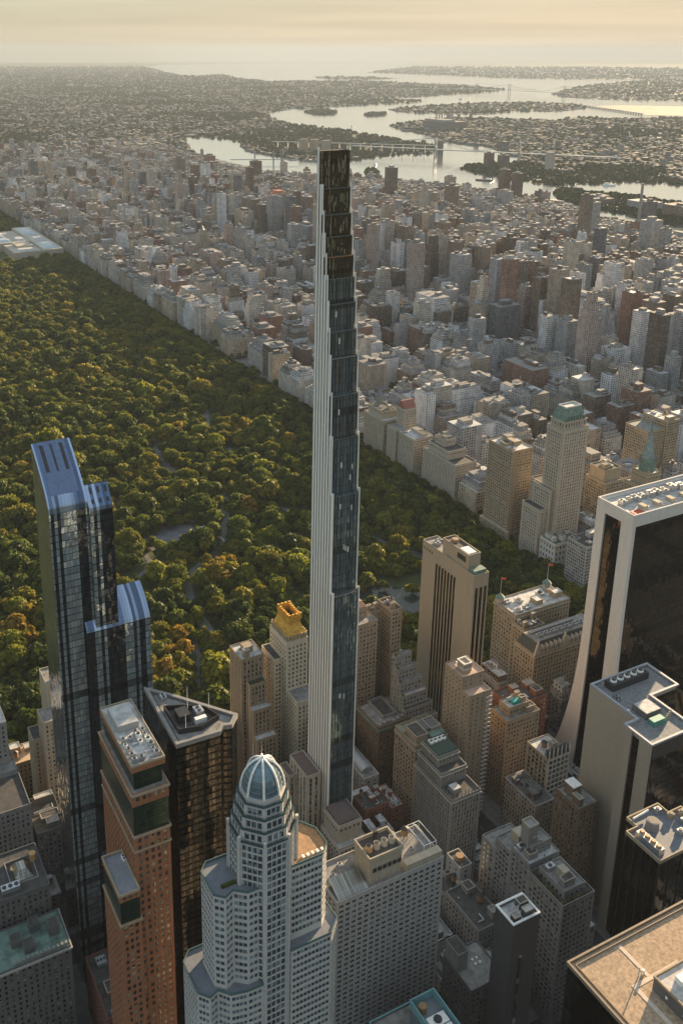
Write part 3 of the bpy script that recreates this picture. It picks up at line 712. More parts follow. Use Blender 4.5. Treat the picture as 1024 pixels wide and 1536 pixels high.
# ------------------------------------------------------------------ black wedge tower
def wedge_tower():
    t = thing('black_glass_tower', (-506, -20, 0), 'black glass wedge tower with flat triangular pale roof rim', 'skyscraper')
    P = [(-518.9,-37.1),(-500,-37.6),(-497.5,-35),(-494,-36),(-489.2,-31),(-509.1,-5.9),(-517.7,3.1)]
    G = curtain('black_glass', 1.6, 3.3, (.05,.045,.036), (.11,.09,.065), (.008,.008,.008), .1, .3, .05, .35, .1, .08)
    MB().prism(P, 0, 216).build('glass_wall', G, t)
    rim = MB(); parapet(rim, inset(P,-.25), 216.01, 2.0, 1.5); rim.build('roof_rim', plain('rim_concrete', (.2,.19,.18), .7), t)
    MB().prism(inset(P,2), 216.02, 217).build('roof', ROOF, t)
    w = MB(); Q = [(-515.5,-31),(-506,-33),(-497,-30),(-500,-22),(-508,-17),(-515.5,-14)]; parapet(w, Q, 217, 2.6, .4); w.build('roof_well_wall', DARKM, t)
    MB().prism(inset(Q,.5), 217.01, 217.3).build('well_floor', ROOFD, t)
    MB().box(-513,-26,217.3,-508,-20,221).build('penthouse', DARKM, t); MB().box(-507,-29,217.3,-502,-27,219.6).build('air_unit', WHITEP, t)
    fan_unit(t, -505,-25,217.3,3.5,4.5,2.4)
    for x,y,h in ((-512.5,-31.5,9),(-507,-20,13),(-499,-24,10)): MB().bar((x,y,217.2),(x,y,217+h),.14,6,.07).build('mast', WHITEP, t)
    fan_unit(t, -514,-8,217.05,2.4,3,1.6)
    BUILT.append((-519,-38,-489,3,218))
wedge_tower()

# ------------------------------------------------------------------ octagonal tower with glass dome
def dome_tower():
    cx, cy, ap = -500.0, -76.0, 12.0
    t = thing('domed_tower', (cx, cy, 0), 'octagonal pale stone and glass tower crowned by a ribbed glass dome', 'skyscraper')
    DWALL = stone('dome_tower_stone', (.5,.48,.45), .18, .7, 3.3)
    def octo(a, x=cx, y=cy): 
        r = a/math.cos(math.pi/8); return [(x+r*math.cos(math.pi/8+i*math.pi/4-3*math.pi/4+0), y+r*math.sin(math.pi/8+i*math.pi/4-3*math.pi/4)) for i in range(8)]
    W = MB(); wins = []; st = dict(sx=2.15, sz=3.3, ww=1.8, wh=2.35, d=.4, sd=.25, base=.6, top=.7, end=.75)
    facade(W, octo(ap), 0, 204, wins, st)
    tiers = [(ap-1.0,204,209),(ap-1.9,209,214),(ap-2.9,214,219)]
    for a, z0, z1 in tiers: facade(W, octo(a), z0, z1, wins, dict(st, sz=4.2, wh=2.6, base=.3, top=.5))
    # buttress piers at the corners rising past each tier
    for i, (x,y) in enumerate(octo(ap+.12)):
        a = math.atan2(y-cy, x-cx); 
        W.prism([(x+.8*math.cos(a+k), y+.8*math.sin(a+k)) for k in (.785,2.356,3.927,5.498)], 0, 206.5)
    W.build('wall', DWALL, t)
    for a, z0, z1 in [(ap,0,204)]+tiers:
        e = MB(); parapet(e, octo(a+.15), z1, .9, .3); e.build('rail', plain('teal_rail_%d' % z1, (.05,.1,.11), .4, .3), t)
        MB().prism(octo(a-.35), z1+.01, z1+.1).build('roof', ROOFD, t)
    # low drum and dome
    D = plain('dome_glass', (.13,.2,.23), .12, .35); R0 = 7.6; zb = 221.2
    MB().prism(octo(ap-3.9), 219.1, zb).build('drum', DWALL, t)
    vs = []; nu, nv = 24, 8
    for j in range(nv+1):
        ph = j/nv*math.pi/2
        for i in range(nu): vs.append((cx+R0*math.cos(ph)*math.cos(2*math.pi*i/nu+math.pi/8), cy+R0*math.cos(ph)*math.sin(2*math.pi*i/nu+math.pi/8), zb+11.5*math.sin(ph)))
    fs = [(j*nu+i, j*nu+(i+1)%nu, (j+1)*nu+(i+1)%nu, (j+1)*nu+i) for j in range(nv) for i in range(nu)]
    MB().add(vs, fs).build('dome', D, t)
    g = MB()
    for j in range(1, nv):                                       # thin glazing bars
        ph = j/nv*math.pi/2; k = R0*math.cos(ph)+.05
        for i in range(nu): g.bar((cx+k*math.cos(2*math.pi*i/nu+math.pi/8),cy+k*math.sin(2*math.pi*i/nu+math.pi/8),zb+11.5*math.sin(ph)),(cx+k*math.cos(2*math.pi*(i+1)/nu+math.pi/8),cy+k*math.sin(2*math.pi*(i+1)/nu+math.pi/8),zb+11.5*math.sin(ph)),.07,4)
    g.build('glazing_bars', METAL, t)
    for i in range(8):
        a = math.pi/8+i*math.pi/4; rb = MB(); p = None
        for j in range(11):
            ph = j/10*math.pi/2; k = (R0+.55)*math.cos(ph); q = (cx+k*math.cos(a), cy+k*math.sin(a), zb-.6+12.6*math.sin(ph))
            if p: rb.bar(p, q, .48, 6)
            p = q
        rb.build('dome_rib', WHITEP, t)
    MB().cyl(cx,cy,zb+11.3,zb+13.2,.8,.5,10).build('finial', WHITEP, t)
    for dx in (-2.5,1.2): MB().bar((cx+dx,cy+3,zb+8),(cx+dx,cy+3,zb+17),.09,5).build('mast', METAL, t)
    # wings with banded windows
    V = MB(); vw = []; sw = dict(sx=1.7, sz=3.3, ww=1.6, wh=1.95, d=.35, sd=.0, base=.6, top=.6, end=.25)
    wingW = [(-523,-81),(-519.5,-84.3),(-515.5,-82.5),(-511,-86),(-506,-86),(-506,-66),(-519.5,-66),(-523,-69.5)]
    lowW = [(-530,-80.5),(-526.5,-84.5),(-522.5,-83),(-519,-87),(-512.5,-88.5),(-506,-88.8),(-506,-62),(-526,-62),(-530,-66)]
    wingE = [(-494,-84.5),(-478,-84.5),(-474,-80.5),(-474,-72),(-478,-66),(-494,-66)]
    lowE = [(-494,-89),(-476,-89),(-470.5,-84),(-470.5,-70),(-476,-62),(-494,-62)]
    for poly, z1 in ((wingW,184),(lowW,139),(wingE,186),(lowE,150)): facade(V, poly, 0 if z1 < 160 else (139 if poly is wingW else 150), z1, vw, sw); 
    V.build('wing_wall', DWALL, t)
    for poly, z1, dk in ((wingW,184,0),(lowW,139,0),(wingE,186,1),(lowE,150,0)):
        e = MB(); parapet(e, inset(poly,-.1), z1+.01, 1.1, .3); e.build('rail', plain('wing_rail_%d' % z1, (.07,.13,.13), .5), t)
        MB().prism(inset(poly,.3), z1+.02, z1+.15).build('roof', plain('timber_deck', (.3,.17,.08), .7, var=.3) if dk else plain('slate_deck_%d' % z1, (.15,.16,.18), .7), t)
    for k in range(5): MB().box(-486+k*2.1,-83,186.2,-485+k*2.1,-81.5,186.9).build('roof_seat', WHITEP, t)
    MB().box(-519,-80,184.2,-513,-78.8,185.2).build('planter', FOL, t)
    place_windows(t, wins, window_glass('domed_tower_window', (.05,.085,.11), (.4,.52,.58), .5, .4), 100)  # pale blue panes: reflected sky put into the base colour
    vw = [q for q in vw]; place_windows(t, vw, window_glass('wing_window', (.05,.085,.11), (.4,.52,.58), .5, .4), 0)  # wing panes carry the same painted sky reflection
    BUILT.append((-530,-89,-470,-62,235))
dome_tower()

# ------------------------------------------------------------------ pale hotel slab with paired windows
def hotel_slab():
    t = thing('hotel_slab', (-423, -45, 0), 'broad pale concrete hotel slab with a tight grid of paired windows and rooftop cooling fans', 'hotel')
    W = MB(); wins = []
    facade(W, rect(-452.7,-55.4,-394.3,-33), 0, 121, wins, dict(sx=3.25, sz=2.95, ww=2.15, wh=1.45, d=.35, sd=.1, base=4, top=.8, end=.5))
    parapet(W, rect(-452.7,-55.4,-394.3,-33), 121, 1.2)
    W.build('wall', WALLS['paleconcrete'], t)
    # each opening is a pair of sashes split by a post
    ww = []
    for (x,y,z,a,w,h) in wins:
        c, s = math.cos(a), math.sin(a)
        for k in (-1,1): ww.append((x+c*k*w*.26, y+s*k*w*.26, z, a, round(w*.44,2), h))
    place_windows(t, ww, window_glass('hotel_window', (.012,.013,.015), (.3,.32,.34), .3), 100)
    MB().box(-452.2,-54.9,121.02,-394.8,-33.5,121.2).build('roof', ROOF, t)
    ph = MB().box(-434,-52.5,121.2,-416.5,-40,134).build('penthouse', WALLS['cream'], t)
    r = MB(); parapet(r, rect(-434.5,-53,-416,-39.5), 134.01, 2.0, .7); r.build('penthouse_rim', WALLS['cream'], ph)
    MB().box(-433.6,-52.1,134.02,-416.9,-40.4,134.3).build('penthouse_roof', ROOFD, ph)
    for k in range(4):
        x = -431+k*4.1; f = MB().cyl(x,-47,134.3,137.2,1.75,1.45,14).build('cooling_fan', plain('fan_rust_%d' % k, (.5,.3,.14) if k == 0 else (.45,.4,.33), .5), t)
        MB().cyl(x,-47,137.21,137.3,1.2,1.2,12).build('fan_mouth', DARKM, f)
    MB().box(-426,-44,134.3,-424.4,-42.4,140).build('chimney', DARKM, t)
    for k in range(6): MB().box(-432.5+k*2.7,-53.06,127.5,-430.6+k*2.7,-53.0+.02,129.6).build('louvre', DARKM, ph)
    sk = MB().add([(-451,-54,121.3),(-435.5,-54,121.3),(-435.5,-45,125.5),(-451,-45,125.5),(-451,-45,121.3),(-435.5,-45,121.3)],[(0,1,2,3),(3,2,5,4),(1,5,2),(0,3,4)]).build('sloped_skylight', curtain('skylight', 1.2, 40, (.25,.24,.2), (.4,.38,.3), (.1,.1,.1), .2, 0, .01, .5, 0, .3), t)
    c = MB()
    for k in range(16): c.bar((-451+k*1.0,-54.6,122.3),(-451+k*1.0,-52.4,123.9),.12,4)
    c.build('roof_grille', METAL, t)
    MB().box(-415,-54.8,121.2,-395,-51,125.4).build('terrace_wall', WALLS['cream'], t)
    f = MB()
    for x in (-402,-398.4,-395): f.bar((x,-50,121.2),(x,-50,127),.15,4); f.bar((x,-36,121.2),(x,-36,127),.15,4); f.bar((x,-50,127),(x,-36,127),.15,4)
    f.bar((-402,-50,127),(-395,-50,127),.15,4); f.bar((-402,-36,127),(-395,-36,127),.15,4); f.build('roof_frame', WHITEP, t)
    for k,(x,y) in enumerate(((-412,-44),(-409,-40),(-406,-45),(-411,-37),(-447,-42),(-441,-38))): fan_unit(t, x, y, 121.25, 1.8, 1.8, 1.1, WHITEP if k % 2 else METAL, 1)
    MB().box(-430,-36,121.2,-408,-33.4,124.4).build('rear_penthouse', WALLS['grey'], t); tank(t, -404,-37,121.2)
    BUILT.append((-453,-56,-394,-33,138))
hotel_slab()
# ------------------------------------------------------------------ black office block with sloping sides
def sloping_tower():
    t = thing('sloping_tower', (-150, 50, 0), 'huge white framed office block with black glass and a flaring foot', 'skyscraper')
    x0, x1, S = -189.0, -112.0, 35.8
    prof = [(86,0),(80,14),(77,24.1),(73.6,38.8),(70.6,55),(68.4,72.3),(66.8,92),(66.2,110.5),(65.8,150),(65.8,210)]   # north edge: y,z
    sprof = [(17,0),(22,14),(26,26),(30,45),(33,68),(34.8,95),(35.6,122),(S,150),(S,210)]
    TR = WALLS['travertine']; G = curtain('black_office_glass', 2.2, 3.9, (.035,.032,.028), None, (.01,.01,.01), .05, .2, .018, .35, .1, .04)
    yN = lambda z: float(np.interp(z, [p[1] for p in prof], [p[0] for p in prof])); yS = lambda z: float(np.interp(z, [p[1] for p in sprof], [p[0] for p in sprof]))
    zs = sorted(set([p[1] for p in prof]+[p[1] for p in sprof]+[203]))
    for x, s in ((x0,1),(x1,-1)):
        W = MB()
        def strip(a, b, xa, xb, z_lo, z_hi):                     # a,b: functions of z
            zz = [z for z in zs if z_lo <= z <= z_hi]; vs = []
            for z in zz: vs += [(xa,a(z),z),(xb,a(z),z),(xb,b(z),z),(xa,b(z),z)]
            n = len(zz); fs = [(0,1,2,3),(4*n-4,4*n-1,4*n-2,4*n-3)]
            for i in range(n-1):
                for k in range(4): fs.append((4*i+k,4*i+(k+1)%4,4*i+4+(k+1)%4,4*i+4+k))
            return vs, fs
        xa, xb = (x, x+2.5*s)
        g0 = lambda z: min(yN(z)-7.0, 59.2 + (yN(z)-65.8)*.15); g1 = lambda z: max(yS(z)+9.0, 45.2)
        W.add(*strip(g1, lambda z: yS(z)+.0, xa, xb, 0, 210)); W.add(*strip(yN, g0, xa, xb, 0, 210)); W.add(*strip(g0, g1, xa+.02*s, xb, 197 if False else 203, 210))
        o = W.build('travertine_frame', TR, t)
        MB().add(*strip(g0, g1, xa+1.2*s, xb+.5*s, 0, 203)).build('glass_strip', G, t)
    def curve(fy, sgn, nm, lift):
        zz = [z for z in zs if z <= 203]; vs = [(x, fy(z)+lift, z) for z in zz for x in (x0+2.52, x1-2.52)]
        return MB().add(vs, [(2*i,2*i+1,2*i+3,2*i+2) if sgn < 0 else (2*i,2*i+2,2*i+3,2*i+1) for i in range(len(zz)-1)]).build(nm, G, t, True)
    curve(yS, -1, 'front_glass', 1.0); curve(yN, 1, 'back_glass', -1.0)
    MB().box(x0+2.5, S+.02, 203, x1-2.5, S+2.5, 210).build('top_band', TR, t); MB().box(x0+2.5, 63.3, 203, x1-2.5, 65.78, 210).build('top_band', TR, t)
    p = MB(); parapet(p, rect(x0,S,x1,65.8), 210.01, 1.4, .9); p.build('parapet', TR, t)
    MB().box(x0+2.52,S+2.52,206,x1-2.52,63.2,209).build('roof', ROOFL, t)
    rng = random.Random(3)
    MB().box(-184,39.5,209.01,-176,44,209.6).build('roof_hatch', plain('red_cover', (.4,.06,.03), .6), t)
    for i in range(9):
        fan_unit(t, -182+i*6.4, 52+rng.uniform(-1,2), 209.02, rng.uniform(3,5), rng.uniform(3,6), rng.uniform(2,4), METAL, 2)
        if i % 2: MB().box(-180+i*6,42,209.02,-176.5+i*6,47,211.5).build('penthouse', WALLS['cream'], t)
    BUILT.append((x0,17,x1,86,210))
sloping_tower()

def travertine_slab():
    t = thing('travertine_slab', (-240, -30, 0), 'beige blank-walled office slab with notched roof and green roof unit', 'office tower')
    P = [(-263,-56.7),(-231,-56.7),(-231,-26.7),(-209.5,-26.7),(-209.5,-4),(-253.6,-4),(-253.6,-38),(-263,-38)]
    W = MB(); B = WALLS['sand']
    W.prism(inset(P,.8), 0, 136); 
    # blank west walls with slight panel joints, a glazed slot near the corner
    W.box(-254.4,-37.2,0,-253.61+.0,-4.01,136.01) if False else None
    W.prism([(-254.4,-37.9),(-252.81,-37.9),(-252.81,-4.0),(-254.4,-4.0)], 0, 136.6)
    W.prism([(-263.8,-44.0),(-262.21,-44.0),(-262.21,-38.0),(-263.8,-38.0)], 0, 136.6); W.prism([(-263.8,-56.7),(-262.21,-56.7),(-262.21,-49.2),(-263.8,-49.2)], 0, 136.6)
    W.prism([(-262.2,-38.79),(-254.41,-38.79),(-254.41,-37.91),(-262.2,-37.91)], 0, 136.6)
    W.build('wall', stone('slab_travertine', (.34,.29,.225), .1, .75, 3.9), t)
    G = curtain('slab_glass', 1.6, 3.9, (.05,.042,.035), (.1,.08,.05), (.012,.011,.01), .08, .35, .02, .2, .1, .06)
    MB().box(-262.75,-49.19,0,-262.25,-44.01,134).build('glass_strip', G, t)
    MB().box(-262.2,-57.2,0,-231.3,-55.91,128).build('front_glass', G, t); MB().box(-262.2,-57.3,128.01,-231.2,-55.91,136.5).build('louvre_band', DARKM, t)
    MB().box(-231.79,-55.9,0,-230.9,-27.6,134).build('side_glass', G, t); MB().box(-230.2,-27.3,0,-209.7,-25.91,134).build('front_glass', G, t)
    p = MB(); parapet(p, inset(P,-.4), 136.61, 1.2, 1.3); p.build('parapet', plain('grey_coping', (.3,.31,.33), .6), t)
    MB().prism(inset(P,1), 136.02, 136.3).build('roof', plain('grey_roof', (.16,.165,.17), .8, var=.3), t)
    u = MB().box(-247,-14,136.3,-219,-7.5,140.5).build('cooling_tower', DARKM, t)
    for k in range(5): f = MB().cyl(-243.5+k*5.2,-10.7,140.51,141.6,1.9,1.7,14).build('cooling_fan', WHITEP, u); MB().cyl(-243.5+k*5.2,-10.7,141.61,141.7,1.4,1.4,12).build('fan_mouth', DARKM, f)
    MB().box(-249,-40,136.3,-238,-30,140).build('penthouse', WALLS['darkgrey'], t); MB().box(-248.7,-39.7,140.01,-238.3,-30.3,140.2).build('penthouse_roof', ROOFL, t)
    MB().box(-250,-46,136.3,-241.5,-42.2,139.4).build('green_unit', plain('green_unit_paint', (.05,.24,.19), .5), t)
    for k in range(4): MB().cyl(-239.5+k*2,-45+k*.8,136.3,139.6,.45,.45,8).build('vent_stack', WALLS['cream'], t)
    for k in range(4): fan_unit(t, -251.5+(k%2)*2.2, -19-(k//2)*2.4, 136.3, 1.6,1.6,1.2, METAL, 1)
    MB().cyl(-252,-30,136.3,137.2,1.1,.9,10).build('dish', WHITEP, t)
    BUILT.append((-263,-57,-209,-4,140))
travertine_slab()

def brown_glass_block():
    t = thing('dark_office_block', (-316, -108, 0), 'black gridded office block with notched roof holding white cooling fans', 'office tower')
    P = [(-330,-120.5),(-296,-120.5),(-296,-102),(-304,-102),(-304,-95.8),(-323.4,-95.8),(-323.4,-101.8),(-330,-101.8)]
    G = curtain('brown_black_glass', 1.35, 3.6, (.04,.035,.028), (.1,.085,.06), (.022,.02,.018), .14, .28, .02, .12, .1, .05)
    MB().prism(P, 0, 147).build('glass_wall', G, t)
    m = MB()
    for y in (-120.3,-116,-111.5,-107,-102.2): m.box(-330.35,y-.15,0,-330.01,y+.15,147)
    for x in (-329.8,-323,-316,-309,-302): m.box(x-.15,-120.85,0,x+.15,-120.51,147)
    m.build('mullion', DARKM, t)
    p = MB(); parapet(p, inset(P,-.3), 147.01, 1.8, .6); p.build('parapet', WALLS['buff'], t); MB().prism(inset(P,.5), 147.02, 147.4).build('roof', plain('slate_roof2', (.13,.14,.16), .7), t)
    u = MB().box(-328,-118,147.4,-324.5,-105,150.6).build('cooling_tower', METAL, t)
    for k in range(4): MB().cyl(-326.2,-116.2+k*3.1,150.61,151.8,1.25,1.0,12).build('cooling_fan', plain('rusty_fan_%d' % k, (.45,.28,.14), .6), u)
    MB().cyl(-317,-104.5,147.4,151.5,3.1,2.7,18).build('round_tank', WALLS['grey'], t); MB().cyl(-317,-104.5,151.51,151.6,2.2,2.2,16).build('tank_mouth', DARKM, t)
    for k,(x,y) in enumerate(((-309,-100),(-306,-105),(-303,-110),(-300,-106),(-310,-114),(-303,-116))): fan_unit(t, x, y, 147.4, 3, 2.4, 2.2, WALLS['buff'] if k % 2 else METAL, 1)
    MB().bar((-322,-98,149),(-312,-97.5,149.4),.5,6).build('duct', WHITEP, t)
    BUILT.append((-330,-121,-296,-95,150))
brown_glass_block()

def tan_roof_block():
    t = thing('black_office_slab', (-378, -215, 0), 'black office slab with huge flat sunlit gravel roof in bottom corner', 'office tower')
    x0,y0,x1,y1 = -429,-262,-330,-164.5
    G = curtain('bronze_black_glass', 1.5, 3.7, (.03,.026,.02), (.06,.05,.035), (.012,.011,.01), .15, .3, .02, .2, .1, .05)
    MB().box(x0,y0,0,x1,y1,188).build('glass_wall', G, t)
    p = MB(); parapet(p, rect(x0-.4,y0-.4,x1+.4,y1+.4), 188.01, 1.5, .7); parapet(p, rect(x0+1.6,y0+1.6,x1-1.6,y1-1.6), 188.5, .7, .35); p.build('parapet', plain('coping_tan', (.2,.15,.1), .7), t)
    MB().box(x0+.4,y0+.4,188.02,x1-.4,y1-.4,188.5).build('roof', plain('gravel_roof', (.36,.255,.165), .95, var=.35, scale=.9), t)
    w = MB(); m = plain('paving_strip', (.55,.44,.34), .85)
    w.box(-413,-181.5,188.51,-395,-180.0,188.62); w.box(-416.2,-181.5,188.51,-413.05,-180,188.62); w.box(-416.2,-240,188.51,-414.6,-181.55,188.62); w.box(-409,-179.95,188.51,-407.6,-167,188.62)
    w.build('roof_walk', m, t)
    MB().box(-411,-258,188.5,-340,-184,193.5).build('penthouse', WALLS['darkgrey'], t); q = MB(); parapet(q, rect(-411.2,-258.2,-339.8,-183.8), 193.51, .9, .5); q.build('penthouse_rim', plain('coping_tan2', (.3,.22,.13), .7), t)
    MB().box(-410.6,-257.6,193.52,-340.4,-184.4,193.7).build('penthouse_roof', plain('pale_membrane', (.46,.42,.38), .8, var=.35, scale=.35), t)
    MB().box(-406,-190.5,193.7,-401.5,-187.8,195.8).build('air_unit', WHITEP, t)
    l = MB().bar((-411.5,-178.6,188.5),(-411.5,-178.6,192.6),.22,6).build('roof_post', WALLS['white'], t)
    MB().cyl(-409.3,-178.6,188.5,190.4,.55,.5,10).build('vent', WHITEP, t)
    for k in range(4): MB().box(-411.25,-190-k*7,190.5,-411.19,-189.2-k*7,191.6).build('wall_light', WHITEP, t)
    BUILT.append((x0,y0,x1,y1,193))
tan_roof_block()

def striped_slab():
    t = thing('striped_hotel', (-249, 130, 0), 'tall tan hotel slab with dark vertical window stripes beside the park pond', 'hotel')
    x0,y0,x1,y1,h = -254.9,101.1,-242.5,158,152.0
    W = MB(); B = stone('hotel_tan', (.33,.27,.19), .12, .8)
    W.box(x0+.6,y0+.6,0,x1-.6,y1-.6,h)
    G = curtain('stripe_glass', 1.4, 3.2, (.03,.028,.026), (.09,.09,.085), (.05,.045,.036), 0, .3, .02, .3)
    def solid(a, b): W.box(x0,a,0,x0+.59,b,h)
    ys = [143.4-i*3.35 for i in range(8)]                        # seven stripes on the long side
    solid(143.4, y1); solid(y0, ys[-1])
    for i in range(7):
        W.box(x0,ys[i+1]+2.35,0,x0+.59,ys[i],h); a, b = ys[i+1], ys[i+1]+2.35
        MB().box(x0+.35,a+.01,3,x0+.58,b-.01,h-9).build('window_strip', G, t); W.box(x0+.02,a+.01,h-9,x0+.59,b-.01,h); W.cyl(x0+.35,(a+b)/2,h-9.9,h-9.0,1.1,1.1,12)
    xs = [x0+1.3+i*3.6 for i in range(4)]
    W.box(x0+.6,y0,0,xs[0]+.4,y0+.59,h)
    for i in range(3):
        a, b = xs[i]+.4, xs[i]+2.9; W.box(b,y0,0,(xs[i+1]+.4) if i < 2 else x1,y0+.59,h); MB().box(a+.01,y0+.3,3,b-.01,y0+.58,h-9).build('window_strip', G, t); W.box(a+.01,y0+.02,h-9,b-.01,y0+.59,h)
    W.box(x1-.59,y0+.6,0,x1,y1,h); W.box(x0+.6,y1-.59,0,x1-.6,y1,h)
    p = MB(); parapet(p, rect(x0,y0,x1,y1), h+.01, 1.1, .5); p.build('parapet', B, t)
    W.build('wall', B, t)
    MB().box(x0+.7,y0+.7,h+.02,x1-.7,y1-.7,h+.2).build('roof', ROOF, t)
    ph = MB().box(x0+1.2,109,h+.2,x1-1.5,137,h+11).build('penthouse', B, t); q = MB(); parapet(q, rect(x0+1.1,108.9,x1-1.4,137.1), h+11.01, 1, .5); q.build('penthouse_rim', B, ph)
    MB().box(x0+1.7,109.6,h+11.02,x1-2,136.5,h+11.2).build('penthouse_roof', ROOFD, ph); MB().cyl(-249,130,h+11.2,h+13.4,2.6,2.3,16).build('round_tank', plain('rust', (.25,.15,.09), .7), ph)
    MB().box(-252.5,111,h+11.2,-246,120,h+12).build('white_cover', WHITEP, ph)
    MB().box(x0+1.15,112,h+5,x0+1.19,121,h+9).build('louvre', DARKM, ph)
    MB().box(x0+1.4,102.4,h+.2,x1-1.4,108,h+3.2).build('roof_shed', COPPER, t)
    for k in range(4): MB().box(x0-.03,146+k*3,h-5,x0-.001,147.6+k*3,h-3.6).build('vent', DARKM, t)
    fan_unit(t, -252,146,h+.2,4,5,2.2); fan_unit(t, -247,150,h+.2,3,3,1.8)
    BUILT.append((x0,y0,x1,y1,h))
striped_slab()

def gold_tower():
    x0,y0,x1,y1,h = -383,122.7,-367.5,145.7,127.0
    t = hero('gold_roofed_tower', 'cream apartment tower with bright gold battlemented roof facing the park', 'apartment tower',
        [(x0,y0,x1,y1,0,h),(x0,108.3,x1,y0-.01,0,92,[0,3]),(x0+9,100,x1,108.29,0,80,[0,3]),(x0-6,128,x0-.01,146,0,113,[0,3])], stone('warm_limestone', (.62,.53,.39), .25), dict(sx=2.6,sz=3.15,ww=1.2,wh=1.7,d=.22,sd=.03,base=4,top=2.5), clut=0)
    GD = plain('gold_roof', (.68,.39,.07), .45, .3, var=.4, scale=.6)
    n = MB()
    P = rect(x0,y0,x1,y1); Q = inset(P,4.2); n.prism(inset(P,.45), h+.2, h+10, inset(P,3.6)); n.build('gold_roof', GD, t)
    b = MB(); parapet(b, inset(P,3.7), h+8.5, 6.5, .7); b.build('gold_crown', GD, t)
    for i in range(4):
        for j,(yy) in enumerate((y0+3.4,y1-4.8)): MB().box(x0+3.4+i*2.6,yy,h+13,x0+4.9+i*2.6,yy+1.4,h+17.2).build('gold_merlon', GD, t)
    for j in range(5):
        for xx in (x0+3.4,x1-4.8): MB().box(xx,y0+5.8+j*2.4,h+13,xx+1.4,y0+7.2+j*2.4,h+17.0).build('gold_merlon', GD, t)
    d = MB()
    for i in range(6):
        for s in (y0+.35,y1-.35): d.prism([(x0+1+i*2.4,s-.35),(x0+2.2+i*2.4,s-.35),(x0+2.2+i*2.4,s+.35),(x0+1+i*2.4,s+.35)], h+1.0, h+4.6)
    for i in range(9):
        for s in (x0+.35,x1-.35): d.box(s-.35,y0+1+i*2.4,h+1.0,s+.35,y0+2.2+i*2.4,h+4.6)
    d.build('dormers', WALLS['cream'], t)
    for j in range(4): MB().box(x0+5,y0+6+j*3.2,h+10.1,x1-5,y0+8+j*3.2,h+12.5).build('air_unit', DARKM, t)
gold_tower()

def plaza_hotel():
    t = hero('chateau_hotel', 'ornate tan chateau hotel with dark mansard, green turrets and flagpoles', 'hotel',
        [(-179,117,-112,139,0,58),(-167,152.5,-112,178,0,68),(-170,139.01,-150,152.49,0,64,[3])], 'buff', dict(sx=3.0,sz=3.6,ww=1.25,wh=2.1,d=.35,sd=.06,base=6,top=1.5,corn=2.2), clut=9, seed=71)
    MB().prism(inset(rect(-179,117,-112,139),.5), 58.2, 66, inset(rect(-179,117,-112,139),4)).build('mansard', plain('dark_slate', (.05,.055,.05), .7), t)
    MB().prism(inset(rect(-179,117,-112,139),4.01), 66.01, 66.6).build('roof', ROOF, t)
    for i in range(15): 
        g = MB().box(-176+i*4.2,116.9,58.5,-173.6+i*4.2,119.2,62).build('dormer', WALLS['cream'], t)
        MB().add([(-176.2+i*4.2,116.7,62.01),(-173.4+i*4.2,116.7,62.01),(-174.8+i*4.2,116.7,64.8),(-176.2+i*4.2,120,62.01),(-173.4+i*4.2,120,62.01),(-174.8+i*4.2,120,64.8)],[(0,1,2),(3,5,4),(0,2,5,3),(1,4,5,2)]).build('dormer_gable', WALLS['limestone'], g)
    for x in (-176,-150,-124): 
        g = MB(); g.add([(x-3.5,116.6,58),(x+3.5,116.6,58),(x,116.6,70),(x-3.5,118.2,58),(x+3.5,118.2,58),(x,118.2,70)],[(0,1,2),(3,5,4),(0,2,5,3),(1,4,5,2)]); g.build('gable', WALLS['limestone'], t)
    for k in range(7): fan_unit(t, -170+k*7,124,66.6,5,3,2.2, METAL, 2)
    MB().box(-172,130,66.6,-130,133,68.2).build('duct', WALLS['grey'], t)
    for x,y,z in ((-164,175,68),(-116,175,68)):
        c = MB().cyl(x,y,z,z+4,3.6,3.3,10).build('turret', WALLS['limestone'], t); MB().cyl(x,y,z+4.01,z+7.5,3.9,.4,10).build('turret_roof', COPPER, c)
        f = MB().bar((x,y,z+7.4),(x,y,z+22),.16,6,.08).build('flagpole', WHITEP, t)
        MB().add([(x,y,z+21.5),(x+3.2,y-1.6,z+21.2),(x+3.1,y-1.5,z+19.2),(x,y,z+19.5),(x,y+.08,z+21.5),(x+3.2,y-1.5,z+21.2),(x+3.1,y-1.42,z+19.2),(x,y+.08,z+19.5)],[(0,1,2,3),(7,6,5,4),(0,4,5,1),(1,5,6,2),(2,6,7,3),(3,7,4,0)]).build('flag', plain('flag_red', (.5,.08,.05), .8), f)
plaza_hotel()

def copper_tower():
    t = hero('copper_roofed_hotel', 'slender cream hotel tower with green copper mansard top and stepped wings', 'hotel',
        [(7,296,39,318,0,138),(3,300,6.99,326,0,75,[0,3]),(7,318.01,32,334,0,75,[3]),(-6,304,2.99,329,0,54,[0,3])], 'limestone', dict(sx=2.9,sz=3.4,ww=1.15,wh=1.9,d=.3,sd=.08,base=5,top=3,end=2.2,corn=3), clut=0)
    P = rect(9.5,298,37,316.5)
    W = MB(); w = []; facade(W, P, 138.3, 146, w, dict(sx=3.4,sz=6,ww=1.5,wh=3.6,d=.3,base=1,top=1)); W.build('crown_wall', WALLS['limestone'], t); place_windows(t, w, None, 60)
    cornice(t, P, 145.4, .7, .8)
    MB().prism(inset(P,.3), 146.3, 158, inset(P,4)).build('copper_roof', COPPER, t); q = MB(); parapet(q, inset(P,4.0), 158.01, 1.4, .5); q.build('roof_cresting', WALLS['white'], t)
    MB().prism(inset(P,4.6), 158.02, 158.2).build('roof', ROOFL, t)
    for i in range(7): MB().box(10.8+i*3.6,297.6,147,12.4+i*3.6,299.6,150.4).build('dormer', COPPER, t)
